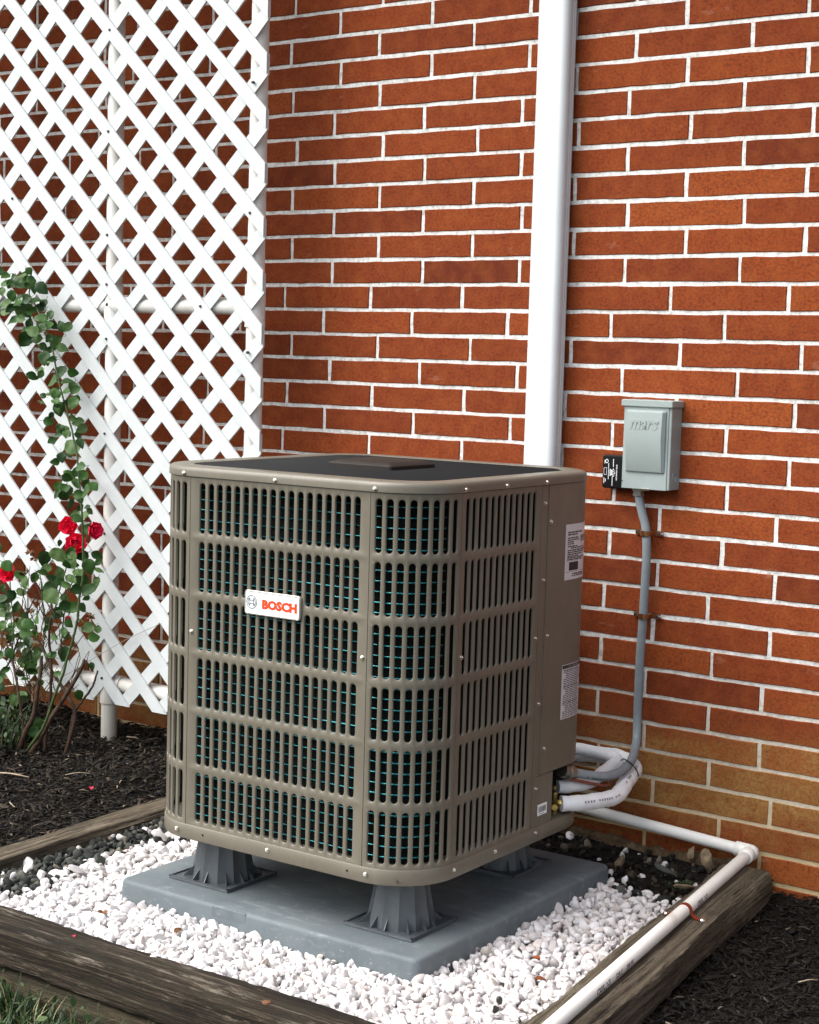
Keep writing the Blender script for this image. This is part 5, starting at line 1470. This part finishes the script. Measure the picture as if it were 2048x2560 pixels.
# mulch chips
def chip_variants(n, rng):
    out = []
    for _ in range(n):
        l, w, t = 1.0, rng.uniform(.10, .34), rng.uniform(.05, .13); tw = rng.uniform(-.35, .35)
        V = []
        for i, xx in enumerate((-1, -.2, 1)):
            k = (rng.uniform(.35, .8), 1.0, rng.uniform(.15, .7))[i]; by = rng.uniform(-.12, .12); bz = (.0, rng.uniform(.02, .12), 0)[i]
            for (sy, sz) in ((-1, -1), (1, -1), (1, 1), (-1, 1)):
                V.append((xx * l * .5, by + sy * w * .5 * k, bz + sz * t * .5 + sy * w * tw * xx * .3))
        out.append(V)
    F = []
    for i in range(2):
        for k in range(4): F.append((i * 4 + k, i * 4 + (k + 1) % 4, i * 4 + 4 + (k + 1) % 4, i * 4 + 4 + k))
    F += [(3, 2, 1, 0), (8, 9, 10, 11)]
    return np.array(out), np.array(F)
CV, CF = chip_variants(24, rng)
def chips(name, label, n, region, zf, mat, lo, hi, keep=None):
    x = rng.uniform(region[0], region[1], n); y = rng.uniform(region[2], region[3], n)
    if keep is not None:
        k = keep(x, y); x, y = x[k], y[k]
    P = np.stack([x, y, zf(x, y) + rng.uniform(-.003, .006, len(x))], -1)
    s = np.clip(rng.lognormal(math.log(lo), .45, len(x)), lo * .4, hi)
    ang = rng.uniform(0, 2 * np.pi, len(x)); n_ = len(x)
    V = CV[rng.integers(0, len(CV), n_)] * s[:, None, None]
    ca, sa = np.cos(ang), np.sin(ang); zer, one = np.zeros(n_), np.ones(n_)
    Rz = np.stack([ca, -sa, zer, sa, ca, zer, zer, zer, one], -1).reshape(-1, 3, 3)
    V = np.einsum('nij,nkj->nki', Rz @ rand_rot(n_, rng, .14) if False else Rz, V)
    tl = rng.normal(0, .22, (n_, 2)); V[:, :, 2] += (V[:, :, 0] * tl[:, :1] + V[:, :, 1] * tl[:, 1:])
    V = V + P[:, None, :]
    nv = V.shape[1]; FF = (CF[None] + (np.arange(n_) * nv)[:, None, None]).reshape(-1, 4)
    o = np_mesh(name, V.reshape(-1, 3), FF, mat, np.repeat(rng.random(n_), len(CF)))
    return tag(o, label, 'mulch', kind='stuff')
chips('mulch', 'dark shredded bark mulch round the rose bush', 30000, (-2.75, -1.285, -1.40, -0.005), z_left, MT['brownmulch'], .014, .055)
chips('mulch', 'black shredded bark mulch right of the timber', 26000, (0.20, 1.30, -1.65, -0.005), z_right, MT['blackmulch'], .013, .045,
      lambda x, y: x > x_right(y) + .118)
# pale twigs lying on the mulch
rt = random.Random(17)
def twig(p, ln, ang, bend, r, label):
    mb = MB(); d = Vector((math.cos(ang), math.sin(ang), 0)); n_ = Vector((-d.y, d.x, 0)); P = []
    for i in range(7):
        t = i / 6 - .5; P.append(Vector(p) + d * ln * t + n_ * bend * ln * (t * t * 4 - .5) + Vector((0, 0, .006 * math.sin((t + .5) * 3.1))))
    mb.tube(P, [r, r, r, r, r, r * .8, r * .5], 5)
    return tag(mb.build('twig', MT['twig'], smooth=60), label, 'twig')
MT['twig'] = simple('pale_dry_twig', (0.34, 0.27, 0.19), 0.8, 0, 0.2, 0.35, 60)
TW = [((-1.760, -.62), .10, .2, .10, .0022, 'pale curved twig on the mulch in front of the rose stems'), ((-1.610, -.52), .07, .9, .06, .0014, 'thin straight pale twig lying on the mulch below the lattice corner'),
      ((-1.560, -.80), .06, -.5, .12, .0016, 'short bent twig in the middle of the dark mulch bed'), ((-1.700, -.92), .09, .4, .06, .0018, 'long pale twig in the mulch near the left timber'),
      ((-1.830, -.74), .085, .85, .02, .0040, 'thick pale stick at the foot of the rose bush, lower left'), ((.60, -.62), .06, -.3, .2, .0016, 'curled pale twig on the black mulch right of the timber'),
      ((.50, -.50), .045, .9, .15, .0014, 'short pale twig on the black mulch nearest the wall')]
for (p, ln, a, bd_, r, lb) in TW:
    zf = z_left(np.array(p[0]), np.array(p[1])) if p[0] < 0 else z_right(np.array(p[0]), np.array(p[1]))
    twig((p[0], p[1], float(zf) + .008), ln, a, bd_, r, lb)
# fallen petals and leaves
def flake(name, label, p, s, mat, cat):
    mb = MB(); a = random.uniform(0, 6.28); n = 5; vs_, fs_ = [], []
    for i in range(n + 1):
        t = i / n; w = .42 * math.sin(math.pi * (.08 + .84 * t))
        for k in (-1, 0, 1): vs_.append((p[0] + s * ((t - .5) * math.cos(a) - k * w * math.sin(a)), p[1] + s * ((t - .5) * math.sin(a) + k * w * math.cos(a)), p[2] + s * (.22 * abs(k) + .15 * math.sin(t * 3) + .1 * t)))
    for i in range(n):
        for k in range(2): fs_.append((i * 3 + k, i * 3 + k + 1, i * 3 + 4 + k, i * 3 + 3 + k))
    mb.add(vs_, fs_); return tag(mb.build(name, mat, smooth=80), label, cat)
MT['rust'] = simple('dry_leaf', (0.20, 0.060, 0.022), 0.8, 0, 0.2, 0.4, 90)
flake('fallen_petal', 'red petal fallen on the mulch beside the left edge of the air conditioner', (-1.475, -.60, .018), .014, MT['petal'], 'petal')
flake('fallen_petal', 'tiny red petal on the mulch below the rose stems', (-1.712, -.81, .012), .008, MT['petal'], 'petal')
flake('fallen_petal', 'small red petal at the foot of the rose near the picture edge', (-1.860, -.86, .010), .008, MT['petal'], 'petal')
flake('fallen_petal', 'red petal on the dark front timber', (-.675, -1.418, .020), .009, MT['petal'], 'petal')
flake('dry_leaf', 'rust brown dry leaf on the white gravel right of the pad', (.055, -.845, -.020), .022, MT['rust'], 'leaf')
flake('dry_leaf', 'small rust leaf on the gravel against the right timber', (.132, -.955, -.012), .022, MT['rust'], 'leaf')
flake('dry_leaf', 'dark brown leaf on the gravel in front of the pad', (-.590, -1.205, -.012), .024, MT['dead'], 'leaf')
flake('dry_leaf', 'brown leaf on the white gravel near the dark front timber', (-.775, -1.240, -.006), .026, MT['dead'], 'leaf')
flake('dry_leaf', 'green weed leaf lying on the gravel left of the pad', (-.905, -.845, -.022), .034, MT['leaf'], 'leaf')

# grass in front of the timber, weeds under the rose
def blades(name, label, n, xr, yr, zf, lo, hi, cat, lean=.5, wid=.0022):
    x = rng.uniform(*xr, n); y = rng.uniform(*yr, n); z = zf(x, y)
    L_ = rng.uniform(lo, hi, n); a = rng.uniform(0, 2 * np.pi, n); ln = rng.uniform(.05, lean, n) * L_
    dx, dy = np.cos(a), np.sin(a); w = wid * rng.uniform(.6, 1.3, n)
    px, py = -dy, dx
    V = np.zeros((n, 7, 3))
    for k, (t, ww) in enumerate(((0, 1.0), (.4, .9), (.75, .55))):
        bx, by, bz = x + dx * ln * t * t, y + dy * ln * t * t, z + L_ * (t - .18 * t * t * (ln / L_))
        V[:, 2 * k] = np.stack([bx - px * w * ww, by - py * w * ww, bz], -1); V[:, 2 * k + 1] = np.stack([bx + px * w * ww, by + py * w * ww, bz], -1)
    V[:, 6] = np.stack([x + dx * ln, y + dy * ln, z + L_ * (1 - .25 * ln / L_)], -1)
    T = np.array([(0, 1, 3), (0, 3, 2), (2, 3, 5), (2, 5, 4), (4, 5, 6)])
    FF = (T[None] + (np.arange(n) * 7)[:, None, None]).reshape(-1, 3)
    o = np_mesh(name, V.reshape(-1, 3), FF, MT['grass'], np.repeat(rng.random(n), 5), 180)
    return tag(o, label, cat, kind='stuff')
blades('grass', 'uncut green grass in front of the dark timber', 20000, (-1.9, 0.3), (-2.05, -1.505), lambda x, y: np.full_like(x, -.146) + .012 * hnoise(x, y), .035, .110, 'grass', .9)
blades('grass', 'tuft of green grass and weeds at the foot of the rose bush', 900, (-2.35, -1.98), (-.80, -.34), lambda x, y: z_left(x, y) - .004, .03, .15, 'grass', .8, .003)
# broad-leaved weeds: leaves joined, too many and small to count
def weeds(name, label, n, xr, yr, zr, size):
    mb = MB()
    for i in range(n):
        p = Vector((random.uniform(*xr), random.uniform(*yr), random.uniform(*zr))); s = random.uniform(*size); mb.cur = random.uniform(.15, .9)
        nrm = (tocam + Vector((random.gauss(0, .5), random.gauss(0, .5), random.gauss(.4, .5)))).normalized(); d = nrm.orthogonal().normalized(); d.rotate(Matrix.Rotation(random.uniform(0, 6.28), 3, nrm)); q = nrm.cross(d)
        mb.add([p, p + d * s * .35 + q * s * .28 + nrm * s * .08, p + d * s * .75 + q * s * .22, p + d * s, p + d * s * .75 - q * s * .22, p + d * s * .35 - q * s * .28 + nrm * s * .08], [(0, 1, 2, 3, 4, 5)])
    return tag(mb.build(name, MT['grass'], smooth=80), label, 'weeds', kind='stuff')
weeds('ground_cover', 'leafy green weeds under the rose bush at the left edge', 620, (-2.40, -1.99), (-.55, -.36), (.0, .16), (.012, .026))
weeds('ground_cover', 'small broad leaved weeds in the grass by the front timber', 260, (-1.25, -.30), (-1.72, -1.515), (-.12, -.05), (.010, .024))
